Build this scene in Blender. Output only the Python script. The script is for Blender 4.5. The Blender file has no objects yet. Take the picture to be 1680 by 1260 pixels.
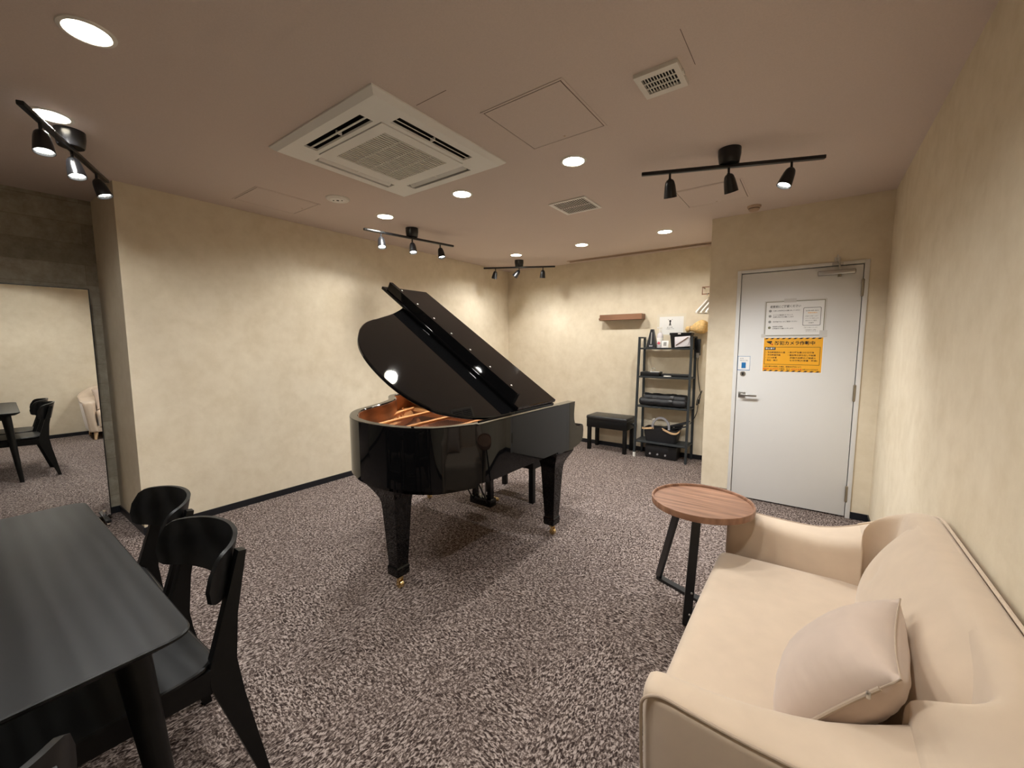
import bpy, bmesh, math, random
from mathutils import Vector, Matrix, Euler

random.seed(7)
scene = bpy.context.scene
COL = scene.collection
R = math.radians
PI = math.pi

# ------------------------------------------------------------------ camera
CAM_H = 1.40
yaw, pitch, roll, FPX = 0.6318, 0.0987, -0.0021, 672.24
fw = Vector((-math.sin(yaw) * math.cos(pitch), math.cos(yaw) * math.cos(pitch), -math.sin(pitch)))
rt = Vector((math.cos(yaw), math.sin(yaw), 0.0))
up = rt.cross(fw)
r2 = rt * math.cos(roll) + up * math.sin(roll)
u2 = up * math.cos(roll) - rt * math.sin(roll)
cam = bpy.data.cameras.new('camera')
cam.sensor_fit = 'HORIZONTAL'
cam.sensor_width = 36.0
cam.lens = 36.0 * FPX / 1680.0
cam.clip_start = 0.02
cam_ob = bpy.data.objects.new('camera', cam)
COL.objects.link(cam_ob)
m = Matrix((r2, u2, -fw)).transposed().to_4x4()
m.translation = Vector((0, 0, CAM_H))
cam_ob.matrix_world = m
scene.camera = cam_ob

# ------------------------------------------------------------------ world, exposure
world = bpy.data.worlds.new('world')
scene.world = world
world.use_nodes = True
world.node_tree.nodes['Background'].inputs[0].default_value = (0.0, 0.0, 0.0, 1)
scene.view_settings.view_transform = 'Standard'
scene.view_settings.look = 'None'
scene.view_settings.exposure = 0.37
scene.view_settings.gamma = 1.0
scene.view_settings.use_curve_mapping = False
scene.cycles.max_bounces = 7
scene.cycles.diffuse_bounces = 4
scene.cycles.glossy_bounces = 4
scene.cycles.transmission_bounces = 2
scene.cycles.use_adaptive_sampling = True
scene.cycles.adaptive_threshold = 0.03
scene.cycles.use_light_tree = False
scene.cycles.use_denoising = True
scene.cycles.sample_clamp_indirect = 6.0

WARM = (1.0, 0.99, 0.955)
COOL = (0.96, 0.98, 1.0)
DOWNLIGHT_W = 46.0
SPOT_W = 26.0

# ------------------------------------------------------------------ room dimensions (metres)
XL, XA, XE, XR = -3.900, -4.622, -0.794, 0.426
YC, YD, YB, YR = 0.741, 4.146, 5.235, -2.80
ZC = 2.508


# ------------------------------------------------------------------ materials
def srgb(r, g, b):
    f = lambda c: (c / 255 / 12.92) if c / 255 <= 0.04045 else ((c / 255 + 0.055) / 1.055) ** 2.4
    return (f(r), f(g), f(b), 1.0)


def new_mat(name):
    mt = bpy.data.materials.new(name)
    mt.use_nodes = True
    nt = mt.node_tree
    return mt, nt, nt.nodes['Principled BSDF']


def plain(name, col, rough=0.5, metal=0.0, spec=0.5, emit=None, estr=0.0, coat=0.0, noise=0.0, nscale=30.0, bump=0.0, sheen=0.0):
    mt, nt, b = new_mat(name)
    b.inputs['Base Color'].default_value = col
    b.inputs['Roughness'].default_value = rough
    b.inputs['Metallic'].default_value = metal
    b.inputs['Specular IOR Level'].default_value = spec
    b.inputs['Coat Weight'].default_value = coat
    b.inputs['Coat Roughness'].default_value = 0.03
    if sheen:
        b.inputs['Sheen Weight'].default_value = sheen
        b.inputs['Sheen Roughness'].default_value = 0.5
    if emit:
        b.inputs['Emission Color'].default_value = (*emit[:3], 1)
        b.inputs['Emission Strength'].default_value = estr
    if noise or bump:
        tc = nt.nodes.new('ShaderNodeTexCoord')
        nz = nt.nodes.new('ShaderNodeTexNoise')
        nz.inputs['Scale'].default_value = nscale
        nz.inputs['Detail'].default_value = 4
        nt.links.new(tc.outputs['Object'], nz.inputs['Vector'])
        if noise:
            rp = nt.nodes.new('ShaderNodeValToRGB')
            rp.color_ramp.elements[0].position = 0.3
            rp.color_ramp.elements[1].position = 0.7
            rp.color_ramp.elements[0].color = (*[c * (1 - noise) for c in col[:3]], 1)
            rp.color_ramp.elements[1].color = (*[min(1, c * (1 + noise)) for c in col[:3]], 1)
            nt.links.new(nz.outputs['Fac'], rp.inputs['Fac'])
            nt.links.new(rp.outputs['Color'], b.inputs['Base Color'])
        if bump:
            bp = nt.nodes.new('ShaderNodeBump')
            bp.inputs['Strength'].default_value = bump
            bp.inputs['Distance'].default_value = 0.002
            nt.links.new(nz.outputs['Fac'], bp.inputs['Height'])
            nt.links.new(bp.outputs['Normal'], b.inputs['Normal'])
    return mt


def plaster(name, c0, c1, c2):
    """mottled wallpaper plaster"""
    mt, nt, b = new_mat(name)
    tc = nt.nodes.new('ShaderNodeTexCoord')
    n1 = nt.nodes.new('ShaderNodeTexNoise'); n1.inputs['Scale'].default_value = 2.2; n1.inputs['Detail'].default_value = 5; n1.inputs['Distortion'].default_value = 1.2
    n2 = nt.nodes.new('ShaderNodeTexNoise'); n2.inputs['Scale'].default_value = 11; n2.inputs['Detail'].default_value = 6; n2.inputs['Roughness'].default_value = 0.65
    mx = nt.nodes.new('ShaderNodeMath'); mx.operation = 'MULTIPLY_ADD'; mx.inputs[1].default_value = 0.5
    ml = nt.nodes.new('ShaderNodeMath'); ml.operation = 'MULTIPLY'; ml.inputs[1].default_value = 0.5
    rp = nt.nodes.new('ShaderNodeValToRGB')
    e = rp.color_ramp.elements
    e[0].position = 0.34; e[0].color = c0
    e[1].position = 0.66; e[1].color = c2
    e2 = e.new(0.5); e2.color = c1
    for n in (n1, n2):
        nt.links.new(tc.outputs['Object'], n.inputs['Vector'])
    nt.links.new(n2.outputs['Fac'], ml.inputs[0])
    nt.links.new(n1.outputs['Fac'], mx.inputs[0])
    nt.links.new(ml.outputs[0], mx.inputs[2])
    nt.links.new(mx.outputs[0], rp.inputs['Fac'])
    nt.links.new(rp.outputs['Color'], b.inputs['Base Color'])
    b.inputs['Roughness'].default_value = 0.85
    b.inputs['Specular IOR Level'].default_value = 0.2
    n3 = nt.nodes.new('ShaderNodeTexNoise'); n3.inputs['Scale'].default_value = 60; n3.inputs['Detail'].default_value = 5
    nt.links.new(tc.outputs['Object'], n3.inputs['Vector'])
    bp = nt.nodes.new('ShaderNodeBump'); bp.inputs['Strength'].default_value = 0.15; bp.inputs['Distance'].default_value = 0.003
    nt.links.new(n3.outputs['Fac'], bp.inputs['Height'])
    nt.links.new(bp.outputs['Normal'], b.inputs['Normal'])
    return mt


def wood(name, dark, light, scale=(1, 12, 12), rough=0.45, bump=0.1, axis_rot=(0, 0, 0), dist=2.5, spec=0.5, rings=6.0, wave=0.45):
    mt, nt, b = new_mat(name)
    tc = nt.nodes.new('ShaderNodeTexCoord')
    mp = nt.nodes.new('ShaderNodeMapping')
    mp.inputs['Scale'].default_value = scale
    mp.inputs['Rotation'].default_value = axis_rot
    nz = nt.nodes.new('ShaderNodeTexNoise'); nz.inputs['Scale'].default_value = 1.6; nz.inputs['Detail'].default_value = 6; nz.inputs['Distortion'].default_value = dist * 0.3
    wv = nt.nodes.new('ShaderNodeTexWave'); wv.wave_type = 'BANDS'; wv.bands_direction = 'Y'
    wv.inputs['Scale'].default_value = rings * 0.12; wv.inputs['Distortion'].default_value = dist * 3; wv.inputs['Detail'].default_value = 3; wv.inputs['Detail Scale'].default_value = 0.6
    mix = nt.nodes.new('ShaderNodeMath'); mix.operation = 'MULTIPLY_ADD'; mix.inputs[1].default_value = 1.0 - wave
    mm = nt.nodes.new('ShaderNodeMath'); mm.operation = 'MULTIPLY'; mm.inputs[1].default_value = wave
    rp = nt.nodes.new('ShaderNodeValToRGB')
    rp.color_ramp.elements[0].position = 0.28; rp.color_ramp.elements[0].color = dark
    rp.color_ramp.elements[1].position = 0.72; rp.color_ramp.elements[1].color = light
    nt.links.new(tc.outputs['Object'], mp.inputs['Vector'])
    nt.links.new(mp.outputs['Vector'], nz.inputs['Vector'])
    nt.links.new(mp.outputs['Vector'], wv.inputs['Vector'])
    nt.links.new(wv.outputs['Fac'], mm.inputs[0])
    nt.links.new(nz.outputs['Fac'], mix.inputs[0])
    nt.links.new(mm.outputs[0], mix.inputs[2])
    nt.links.new(mix.outputs[0], rp.inputs['Fac'])
    nt.links.new(rp.outputs['Color'], b.inputs['Base Color'])
    b.inputs['Roughness'].default_value = rough
    b.inputs['Specular IOR Level'].default_value = spec
    bp = nt.nodes.new('ShaderNodeBump'); bp.inputs['Strength'].default_value = bump; bp.inputs['Distance'].default_value = 0.002
    nt.links.new(mix.outputs[0], bp.inputs['Height'])
    nt.links.new(bp.outputs['Normal'], b.inputs['Normal'])
    return mt


def carpet_mat():
    mt, nt, b = new_mat('loop_carpet')
    tc = nt.nodes.new('ShaderNodeTexCoord')
    L = nt.links
    # direction of the pile drifts over the floor
    drift = nt.nodes.new('ShaderNodeTexNoise'); drift.inputs['Scale'].default_value = 2.4; drift.inputs['Detail'].default_value = 2
    L.new(tc.outputs['Object'], drift.inputs['Vector'])
    m1 = nt.nodes.new('ShaderNodeMapping'); m1.inputs['Scale'].default_value = (62, 125, 1); m1.inputs['Rotation'].default_value = (0, 0, R(20))
    m2 = nt.nodes.new('ShaderNodeMapping'); m2.inputs['Scale'].default_value = (125, 62, 1); m2.inputs['Rotation'].default_value = (0, 0, R(-25))
    n1 = nt.nodes.new('ShaderNodeTexNoise'); n2 = nt.nodes.new('ShaderNodeTexNoise')
    for mp, n in ((m1, n1), (m2, n2)):
        L.new(tc.outputs['Object'], mp.inputs['Vector'])
        L.new(mp.outputs['Vector'], n.inputs['Vector'])
        n.inputs['Scale'].default_value = 1.0; n.inputs['Detail'].default_value = 2.5; n.inputs['Distortion'].default_value = 0.9
    dr = nt.nodes.new('ShaderNodeValToRGB'); dr.color_ramp.elements[0].position = 0.42; dr.color_ramp.elements[1].position = 0.58
    L.new(drift.outputs['Fac'], dr.inputs['Fac'])
    mix = nt.nodes.new('ShaderNodeMix'); mix.data_type = 'FLOAT'
    L.new(dr.outputs['Color'], mix.inputs[0]); L.new(n1.outputs['Fac'], mix.inputs[2]); L.new(n2.outputs['Fac'], mix.inputs[3])
    rp = nt.nodes.new('ShaderNodeValToRGB')
    e = rp.color_ramp.elements
    e[0].position = 0.39; e[0].color = CARPET_D
    e[1].position = 0.61; e[1].color = CARPET_L
    em = e.new(0.5); em.color = CARPET_M
    L.new(mix.outputs[0], rp.inputs['Fac'])
    L.new(rp.outputs['Color'], b.inputs['Base Color'])
    b.inputs['Roughness'].default_value = 0.95
    b.inputs['Specular IOR Level'].default_value = 0.1
    bp = nt.nodes.new('ShaderNodeBump'); bp.inputs['Strength'].default_value = 0.6; bp.inputs['Distance'].default_value = 0.006
    L.new(mix.outputs[0], bp.inputs['Height'])
    L.new(bp.outputs['Normal'], b.inputs['Normal'])
    return mt


def board_concrete():
    """dark board-marked concrete wallpaper of the alcove"""
    mt, nt, b = new_mat('board_marked_concrete')
    L = nt.links
    tc = nt.nodes.new('ShaderNodeTexCoord')
    mp = nt.nodes.new('ShaderNodeMapping'); mp.inputs['Rotation'].default_value = (R(90), 0, R(90))
    L.new(tc.outputs['Object'], mp.inputs['Vector'])
    br = nt.nodes.new('ShaderNodeTexBrick')
    br.inputs['Scale'].default_value = 1.0; br.inputs['Brick Width'].default_value = 1.35; br.inputs['Row Height'].default_value = 0.155
    br.inputs['Mortar Size'].default_value = 0.003; br.inputs['Bias'].default_value = 0.0; br.inputs['Mortar Smooth'].default_value = 0.6
    br.inputs['Color1'].default_value = srgb(178, 170, 154); br.inputs['Color2'].default_value = srgb(152, 145, 130); br.inputs['Mortar'].default_value = srgb(150, 142, 127)
    # y/z plane -> brick x/y
    sx = nt.nodes.new('ShaderNodeSeparateXYZ'); cx = nt.nodes.new('ShaderNodeCombineXYZ')
    L.new(tc.outputs['Object'], sx.inputs[0]); L.new(sx.outputs['Y'], cx.inputs['X']); L.new(sx.outputs['Z'], cx.inputs['Y'])
    L.new(cx.outputs[0], br.inputs['Vector'])
    nz = nt.nodes.new('ShaderNodeTexNoise'); nz.inputs['Scale'].default_value = 14; nz.inputs['Detail'].default_value = 8; nz.inputs['Roughness'].default_value = 0.7
    L.new(tc.outputs['Object'], nz.inputs['Vector'])
    rp = nt.nodes.new('ShaderNodeValToRGB'); rp.color_ramp.elements[0].position = 0.3; rp.color_ramp.elements[1].position = 0.7
    rp.color_ramp.elements[0].color = (0.62, 0.60, 0.56, 1); rp.color_ramp.elements[1].color = (1, 1, 1, 1)
    L.new(nz.outputs['Fac'], rp.inputs['Fac'])
    mx = nt.nodes.new('ShaderNodeMix'); mx.data_type = 'RGBA'; mx.blend_type = 'MULTIPLY'; mx.inputs[0].default_value = 1.0
    L.new(br.outputs['Color'], mx.inputs[6]); L.new(rp.outputs['Color'], mx.inputs[7])
    L.new(mx.outputs[2], b.inputs['Base Color'])
    b.inputs['Roughness'].default_value = 0.8
    b.inputs['Specular IOR Level'].default_value = 0.2
    return mt


CARPET_D = srgb(50, 40, 37)
CARPET_M = srgb(103, 90, 84)
CARPET_L = srgb(172, 158, 151)

M = {}
M['wall'] = plaster('mottled_beige_plaster', srgb(216, 202, 176), srgb(224, 211, 187), srgb(231, 219, 196))
M['ceiling'] = plain('pinkish_beige_ceiling', srgb(214, 199, 190), 0.9, spec=0.1, noise=0.03, nscale=160, bump=0.15)
M['carpet'] = carpet_mat()
M['alcove'] = board_concrete()
M['base'] = plain('black_vinyl_baseboard', srgb(22, 24, 30), 0.4)
M['door'] = plain('pale_grey_door_paint', srgb(222, 220, 216), 0.45, noise=0.01, nscale=3)
M['gap'] = plain('dark_gap', srgb(18, 17, 16), 0.9)
M['steel'] = plain('brushed_steel', srgb(190, 188, 184), 0.3, metal=1.0)
M['hinge'] = plain('dull_hinge_metal', srgb(160, 150, 132), 0.4, metal=0.8)
M['piano'] = plain('black_polyester_lacquer', (0.0035, 0.0035, 0.0038, 1), 0.030, spec=0.34)
M['piano_satin'] = plain('black_satin_wood', (0.006, 0.006, 0.007, 1), 0.22)
M['brass'] = plain('polished_brass', (0.83, 0.62, 0.30, 1), 0.2, metal=1.0)
M['plate'] = plain('gold_iron_plate', srgb(216, 150, 86), 0.42, metal=0.6, bump=0.1, nscale=200)
M['inner_wood'] = wood('rim_inner_mahogany', srgb(122, 66, 30), srgb(168, 98, 50), (2, 2, 14), 0.35)
M['sound'] = wood('soundboard_spruce', srgb(176, 110, 74), srgb(206, 142, 100), (1, 20, 1), 0.4)
M['felt'] = plain('red_felt', srgb(120, 24, 24), 0.9)
M['ivory'] = plain('ivory_white_key', srgb(240, 236, 226), 0.25)
M['blackash'] = wood('black_stained_ash', (0.004, 0.004, 0.004, 1), (0.012, 0.012, 0.012, 1), (1.0, 9, 9), 0.40, bump=0.3, dist=3.0, wave=0.45, spec=0.27)
M['blackwood'] = plain('black_painted_wood', (0.0035, 0.0035, 0.0035, 1), 0.42, spec=0.3, noise=0.3, nscale=40)
M['leather'] = plain('black_vinyl_leather', (0.012, 0.012, 0.013, 1), 0.35, bump=0.25, nscale=220)
M['sofa'] = plain('beige_suede_fabric', srgb(206, 186, 164), 0.9, spec=0.15, noise=0.035, nscale=14, bump=0.12, sheen=0.35)
M['piping'] = plain('grey_beige_piping', srgb(176, 157, 138), 0.8)
M['cushion'] = plain('rosy_beige_cushion_fabric', srgb(201, 181, 166), 0.9, spec=0.15, noise=0.03, nscale=16, bump=0.12, sheen=0.35)
M['legwood'] = plain('pale_beech', srgb(206, 172, 132), 0.5, noise=0.06, nscale=30)
M['walnut'] = wood('walnut_veneer', srgb(106, 72, 52), srgb(164, 122, 96), (2.4, 34, 4), 0.4, bump=0.03, axis_rot=(0, 0, R(28)), dist=1.2, rings=1.2, wave=0.10)
M['walnut_x'] = wood('walnut_shelf', srgb(92, 60, 40), srgb(138, 98, 72), (2, 30, 30), 0.5, bump=0.05, dist=1.2)
M['blackmetal'] = plain('black_powder_coat', (0.008, 0.008, 0.009, 1), 0.42)
M['rackmetal'] = plain('dark_grey_powder_coat', srgb(48, 52, 54), 0.45, metal=0.2)
M['lampblack'] = plain('black_lamp_enamel', (0.008, 0.008, 0.009, 1), 0.28)
M['white'] = plain('white_plastic', srgb(226, 222, 214), 0.45)
M['acwhite'] = plain('aircon_white_plastic', srgb(240, 238, 233), 0.5)
M['acgrey'] = plain('grille_grey_plastic', srgb(222, 218, 210), 0.6)
M['dark'] = plain('dark_recess', srgb(26, 25, 26), 0.7)
M['chrome'] = plain('chrome', (0.8, 0.8, 0.8, 1), 0.08, metal=1.0)
M['mirror'] = plain('silvered_glass', (0.90, 0.91, 0.90, 1), 0.004, metal=1.0)
M['paper'] = plain('white_paper', srgb(236, 234, 230), 0.35)
M['ink'] = plain('black_ink', srgb(24, 20, 18), 0.6)
M['grey_ink'] = plain('grey_ink', srgb(150, 148, 144), 0.6)
M['yellow'] = plain('orange_yellow_print', srgb(240, 172, 40), 0.4)
M['red_ink'] = plain('red_ink', srgb(214, 64, 20), 0.6)
M['blue'] = plain('blue_print', srgb(30, 110, 170), 0.4)
M['green_ink'] = plain('olive_border_print', srgb(128, 126, 96), 0.6)
M['tape'] = plain('clear_tape', srgb(214, 210, 204), 0.12, spec=0.7)
M['blackplastic'] = plain('black_plastic', (0.010, 0.010, 0.011, 1), 0.3)
M['darkfabric'] = plain('black_nylon', (0.010, 0.010, 0.012, 1), 0.55, bump=0.3, nscale=90)
M['greyrubber'] = plain('grey_plastic', srgb(168, 166, 170), 0.45)
M['straw'] = plain('tan_woven_straw', srgb(222, 184, 122), 0.8, noise=0.2, nscale=45, bump=0.6)
M['copper'] = plain('copper_wire', srgb(150, 106, 78), 0.35, metal=0.7)
M['pink'] = plain('pink_label', srgb(214, 96, 110), 0.5)
M['clear'] = plain('translucent_bottle', srgb(214, 210, 214), 0.15)
M['dl_glow'] = plain('downlight_diffuser', (1, 1, 1, 1), 0.5, emit=(1.0, 0.90, 0.70), estr=22.0)
M['spot_glow'] = plain('spot_bulb_face', (1, 1, 1, 1), 0.3, emit=(0.98, 1.0, 0.96), estr=9.0)
for k_ in ('dl_glow', 'spot_glow'):          # the lamps inside these fittings light the room
    M[k_].cycles.emission_sampling = 'NONE'
M['reflector'] = plain('spot_reflector', (0.85, 0.85, 0.85, 1), 0.2, metal=1.0)
M['sleeve'] = plain('clear_wall_sleeve', srgb(228, 218, 196), 0.25)
M['slotbrown'] = plain('brown_slot_metal', srgb(96, 74, 58), 0.5)
M['slotlight'] = plain('beige_slot_rail', srgb(190, 164, 140), 0.5)


# ------------------------------------------------------------------ mesh helpers
ORG = {}


class MB:
    def __init__(s):
        s.bm = bmesh.new()

    def _xf(s, verts, mat):
        bmesh.ops.transform(s.bm, matrix=mat, verts=verts)

    def box(s, c, size, rot=None, bev=0.0, seg=2):
        g = bmesh.ops.create_cube(s.bm, size=1.0)
        vs = g['verts']
        for v in vs:
            v.co = Vector((v.co.x * size[0], v.co.y * size[1], v.co.z * size[2]))
        if bev:
            ed = list({e for v in vs for e in v.link_edges})
            r = bmesh.ops.bevel(s.bm, geom=ed, offset=bev, segments=seg, profile=0.5, affect='EDGES', clamp_overlap=True)
            vs = list({v for f in r['faces'] for v in f.verts} | {v for v in vs if v.is_valid})
            seen = set(vs); st = list(vs)
            while st:
                a = st.pop()
                for e in a.link_edges:
                    o = e.other_vert(a)
                    if o not in seen:
                        seen.add(o); st.append(o)
            vs = list(seen)
        mt = Matrix.Translation(Vector(c))
        if rot is not None:
            mt = mt @ (rot.to_4x4() if not isinstance(rot, (tuple, list)) else Euler(rot).to_matrix().to_4x4())
        s._xf(vs, mt)
        return s

    def span(s, a, b, bev=0.0, seg=2):
        a, b = Vector(a), Vector(b)
        return s.box((a + b) / 2, [abs(b[i] - a[i]) for i in range(3)], None, bev, seg)

    def rings(s, rings, cap0=True, cap1=True, closed=True):
        """loft through lists of equal length"""
        V = [[s.bm.verts.new(Vector(p)) for p in r] for r in rings]
        n = len(V[0])
        for i in range(len(V) - 1):
            for j in range(n if closed else n - 1):
                k = (j + 1) % n
                try:
                    s.bm.faces.new((V[i][j], V[i][k], V[i + 1][k], V[i + 1][j]))
                except ValueError:
                    pass
        if cap0 and closed:
            s.bm.faces.new(list(reversed(V[0])))
        if cap1 and closed:
            s.bm.faces.new(V[-1])
        return s

    def prism(s, pts, d, mapf=None):
        """polygon pts (2d) from depth d[0] to d[1]; mapf(u,v,w)->xyz"""
        mapf = mapf or (lambda u, v, w: (u, v, w))
        s.rings([[mapf(u, v, d[0]) for u, v in pts], [mapf(u, v, d[1]) for u, v in pts]])
        return s

    def cyl(s, p0, p1, r0, r1=None, n=16, cap=True):
        r1 = r0 if r1 is None else r1
        p0, p1 = Vector(p0), Vector(p1)
        z = (p1 - p0).normalized()
        x = z.orthogonal().normalized(); y = z.cross(x)
        ring = lambda p, r: [p + x * (r * math.cos(2 * PI * i / n)) + y * (r * math.sin(2 * PI * i / n)) for i in range(n)]
        return s.rings([ring(p0, r0), ring(p1, r1)], cap, cap)

    def lathe(s, prof, origin=(0, 0, 0), axis=(0, 0, 1), n=24, cap0=True, cap1=True):
        """prof: list of (r, h) along axis"""
        o = Vector(origin); z = Vector(axis).normalized()
        x = z.orthogonal().normalized(); y = z.cross(x)
        rs = [[o + z * h + x * (max(r, 1e-5) * math.cos(2 * PI * i / n)) + y * (max(r, 1e-5) * math.sin(2 * PI * i / n)) for i in range(n)] for r, h in prof]
        return s.rings(rs, cap0, cap1)

    def tube(s, pts, r, n=8, closed=False):
        P = [Vector(p) for p in pts]
        rs = []
        prev = None
        N = len(P)
        for i, p in enumerate(P):
            if closed:
                t = (P[(i + 1) % N] - P[i - 1])
            else:
                t = P[min(i + 1, N - 1)] - P[max(i - 1, 0)]
            t.normalize()
            if prev is None:
                x = t.orthogonal().normalized()
            else:
                x = (prev - t * prev.dot(t))
                x = x.normalized() if x.length > 1e-6 else t.orthogonal().normalized()
            prev = x
            y = t.cross(x)
            rr = r[i] if isinstance(r, (list, tuple)) else r
            rs.append([p + x * (rr * math.cos(2 * PI * k / n)) + y * (rr * math.sin(2 * PI * k / n)) for k in range(n)])
        if closed:
            rs.append(rs[0])
            s.rings(rs, False, False)
            bmesh.ops.remove_doubles(s.bm, verts=s.bm.verts, dist=1e-6)
        else:
            s.rings(rs)
        return s

    def ball(s, c, r, sc=(1, 1, 1), u=16, v=10):
        g = bmesh.ops.create_uvsphere(s.bm, u_segments=u, v_segments=v, radius=r)
        s._xf(g['verts'], Matrix.Translation(Vector(c)) @ Matrix.Diagonal((*sc, 1)))
        return s

    def mesh(s, name, smooth=35):
        bmesh.ops.recalc_face_normals(s.bm, faces=s.bm.faces)
        me = bpy.data.meshes.new(name)
        s.bm.to_mesh(me); s.bm.free()
        if smooth:
            me.polygons.foreach_set('use_smooth', [True] * len(me.polygons))
            me.set_sharp_from_angle(angle=R(smooth))
        return me

    def build(s, name, mat, parent=None, smooth=35, label=None):
        o0 = ORG.get(parent.name, Vector((0, 0, 0))) if parent else Vector((0, 0, 0))
        if o0.length > 0:
            for v in s.bm.verts:
                v.co -= o0
        me = s.mesh(name, smooth)
        me.materials.append(M[mat] if isinstance(mat, str) else mat)
        return link(name, me, parent, label)


def link(name, me, parent=None, label=None):
    o = bpy.data.objects.new(name, me)
    COL.objects.link(o)
    if parent:
        o.parent = parent
        ORG[o.name] = ORG.get(parent.name, Vector((0, 0, 0)))
    if label:
        o['label'] = label
    return o


def thing(name, label, cat, loc=(0, 0, 0), rotz=0.0, group=None, local=False):
    """local=True: parts are given in the thing's own frame"""
    o = bpy.data.objects.new(name, None)
    o.empty_display_size = 0.1
    COL.objects.link(o)
    o.location = loc
    o.rotation_euler = (0, 0, rotz)
    ORG[o.name] = Vector((0, 0, 0)) if local else Vector(loc)
    return tag(o, label, cat, group)


def tag(o, label, cat, group=None):
    o['label'] = label
    o['category'] = cat
    if group:
        o['group'] = group
    return o


def struct(o):
    o['kind'] = 'structure'
    return o


def copy_tree(o, parent=None):
    c = o.copy()
    COL.objects.link(c)
    c.parent = parent
    for ch in list(o.children):
        copy_tree(ch, c)
    return c


def round_poly(pts, r, seg=5):
    out = []
    n = len(pts)
    for i in range(n):
        a, p, b = Vector(pts[i - 1]), Vector(pts[i]), Vector(pts[(i + 1) % n])
        ri = r[i] if isinstance(r, (list, tuple)) else r
        d1, d2 = (a - p), (b - p)
        k = min(ri, d1.length * 0.49, d2.length * 0.49)
        if k < 1e-5:
            out.append(tuple(p)); continue
        p1, p2 = p + d1.normalized() * k, p + d2.normalized() * k
        for j in range(seg + 1):
            t = j / seg
            out.append(tuple(p1 * (1 - t) ** 2 + p * 2 * t * (1 - t) + p2 * t ** 2))
    return out


def catmull(P, sub=6):
    P = [Vector(p) for p in P]
    out = []
    for i in range(len(P) - 1):
        p0, p1, p2, p3 = P[max(i - 1, 0)], P[i], P[i + 1], P[min(i + 2, len(P) - 1)]
        for j in range(sub):
            t = j / sub
            out.append(0.5 * ((2 * p1) + (-p0 + p2) * t + (2 * p0 - 5 * p1 + 4 * p2 - p3) * t * t + (-p0 + 3 * p1 - 3 * p2 + p3) * t ** 3))
    out.append(P[-1])
    return [tuple(p) for p in out]


def offset_path(path, d):
    """offset a 2d open path to its left by d"""
    out = []
    n = len(path)
    for i in range(n):
        a, b = Vector(path[max(i - 1, 0)]), Vector(path[min(i + 1, n - 1)])
        t = (b - a).normalized()
        out.append((path[i][0] - t.y * d, path[i][1] + t.x * d))
    return out


def text_mesh(name, body, mat, parent, x0, x1, zc, y, h, bold=0.0, sub=None):
    """flat print on a vertical surface facing -Y, fitted between x0 and x1, cap height h"""
    cu = bpy.data.curves.new(name, 'FONT')
    cu.body = body
    cu.size = 1.0
    cu.offset = bold
    cu.resolution_u = 2
    ob = bpy.data.objects.new(name, cu)
    COL.objects.link(ob)
    dg = bpy.context.evaluated_depsgraph_get()
    me = bpy.data.meshes.new_from_object(ob.evaluated_get(dg))
    bpy.data.objects.remove(ob)
    bpy.data.curves.remove(cu)
    xs = [v.co.x for v in me.vertices]; ys = [v.co.y for v in me.vertices]
    o0 = ORG.get(parent.name, Vector((0, 0, 0)))
    sx = (x1 - x0) / (max(xs) - min(xs)); sy = h / (max(ys) - min(ys)); cy = (max(ys) + min(ys)) / 2
    ax = min(xs)
    for v in me.vertices:
        v.co = Vector((x0 + (v.co.x - ax) * sx, y, zc + (v.co.y - cy) * sy)) - o0
    me.materials.append(M[mat])
    return link(name, me, parent)


# ================================================================== STRUCTURE
T = 0.10
struct(MB().span((XA - T, YR - T, -0.1), (XR + T, YB + T, 0.0)).build('floor', 'carpet'))
struct(MB().span((XA - T, YR - T, ZC), (XR + T, YB + T, ZC + 0.1)).build('ceiling', 'ceiling'))
struct(MB().span((XA - T, YC, 0), (XL, YB + T, ZC)).build('wall_left', 'wall'))
struct(MB().span((XA - T, YR - T, 0), (XA, YC, ZC)).build('wall_alcove', 'alcove'))
struct(MB().span((XL, YB, 0), (XE + T, YB + T, ZC)).build('wall_back', 'wall'))
DX0, DX1, DZ = -0.568, 0.312, 2.026          # door frame outer
struct(MB().span((XE, YD, 0), (DX0, YD + 0.12, ZC)).span((DX1, YD, 0), (XR + T, YD + 0.12, ZC)).span((DX0, YD, DZ), (DX1, YD + 0.12, ZC)).build('wall_entry', 'wall'))
struct(MB().span((XE, YD + 0.12, 0), (XE + 0.10, YB, ZC)).build('wall_nook', 'wall'))
struct(MB().span((XR, YR - T, 0), (XR + T, YD, ZC)).build('wall_right', 'wall'))
struct(MB().span((XA, YR - T, 0), (XR, YR, ZC)).build('wall_rear', 'wall'))

BH, BT = 0.055, 0.008
struct(MB().span((XL, YC - BT, 0), (XL + BT, YB, BH)).build('baseboard_left', 'base'))
struct(MB().span((XA, YC - BT, 0), (XL, YC, BH)).build('baseboard_return', 'base'))
struct(MB().span((XA, YR, 0), (XA + BT, YC - BT, BH)).build('baseboard_alcove', 'base'))
struct(MB().span((XL + BT, YB - BT, 0), (XE, YB, BH)).build('baseboard_back', 'base'))
struct(MB().span((DX1, YD - BT, 0), (XR - BT, YD, BH)).build('baseboard_entry', 'base'))
struct(MB().span((XE, YD - BT, 0), (DX0, YD, BH)).build('baseboard_pier', 'base'))
struct(MB().span((XR - BT, YR, 0), (XR, YD, BH)).build('baseboard_right', 'base'))

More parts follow.
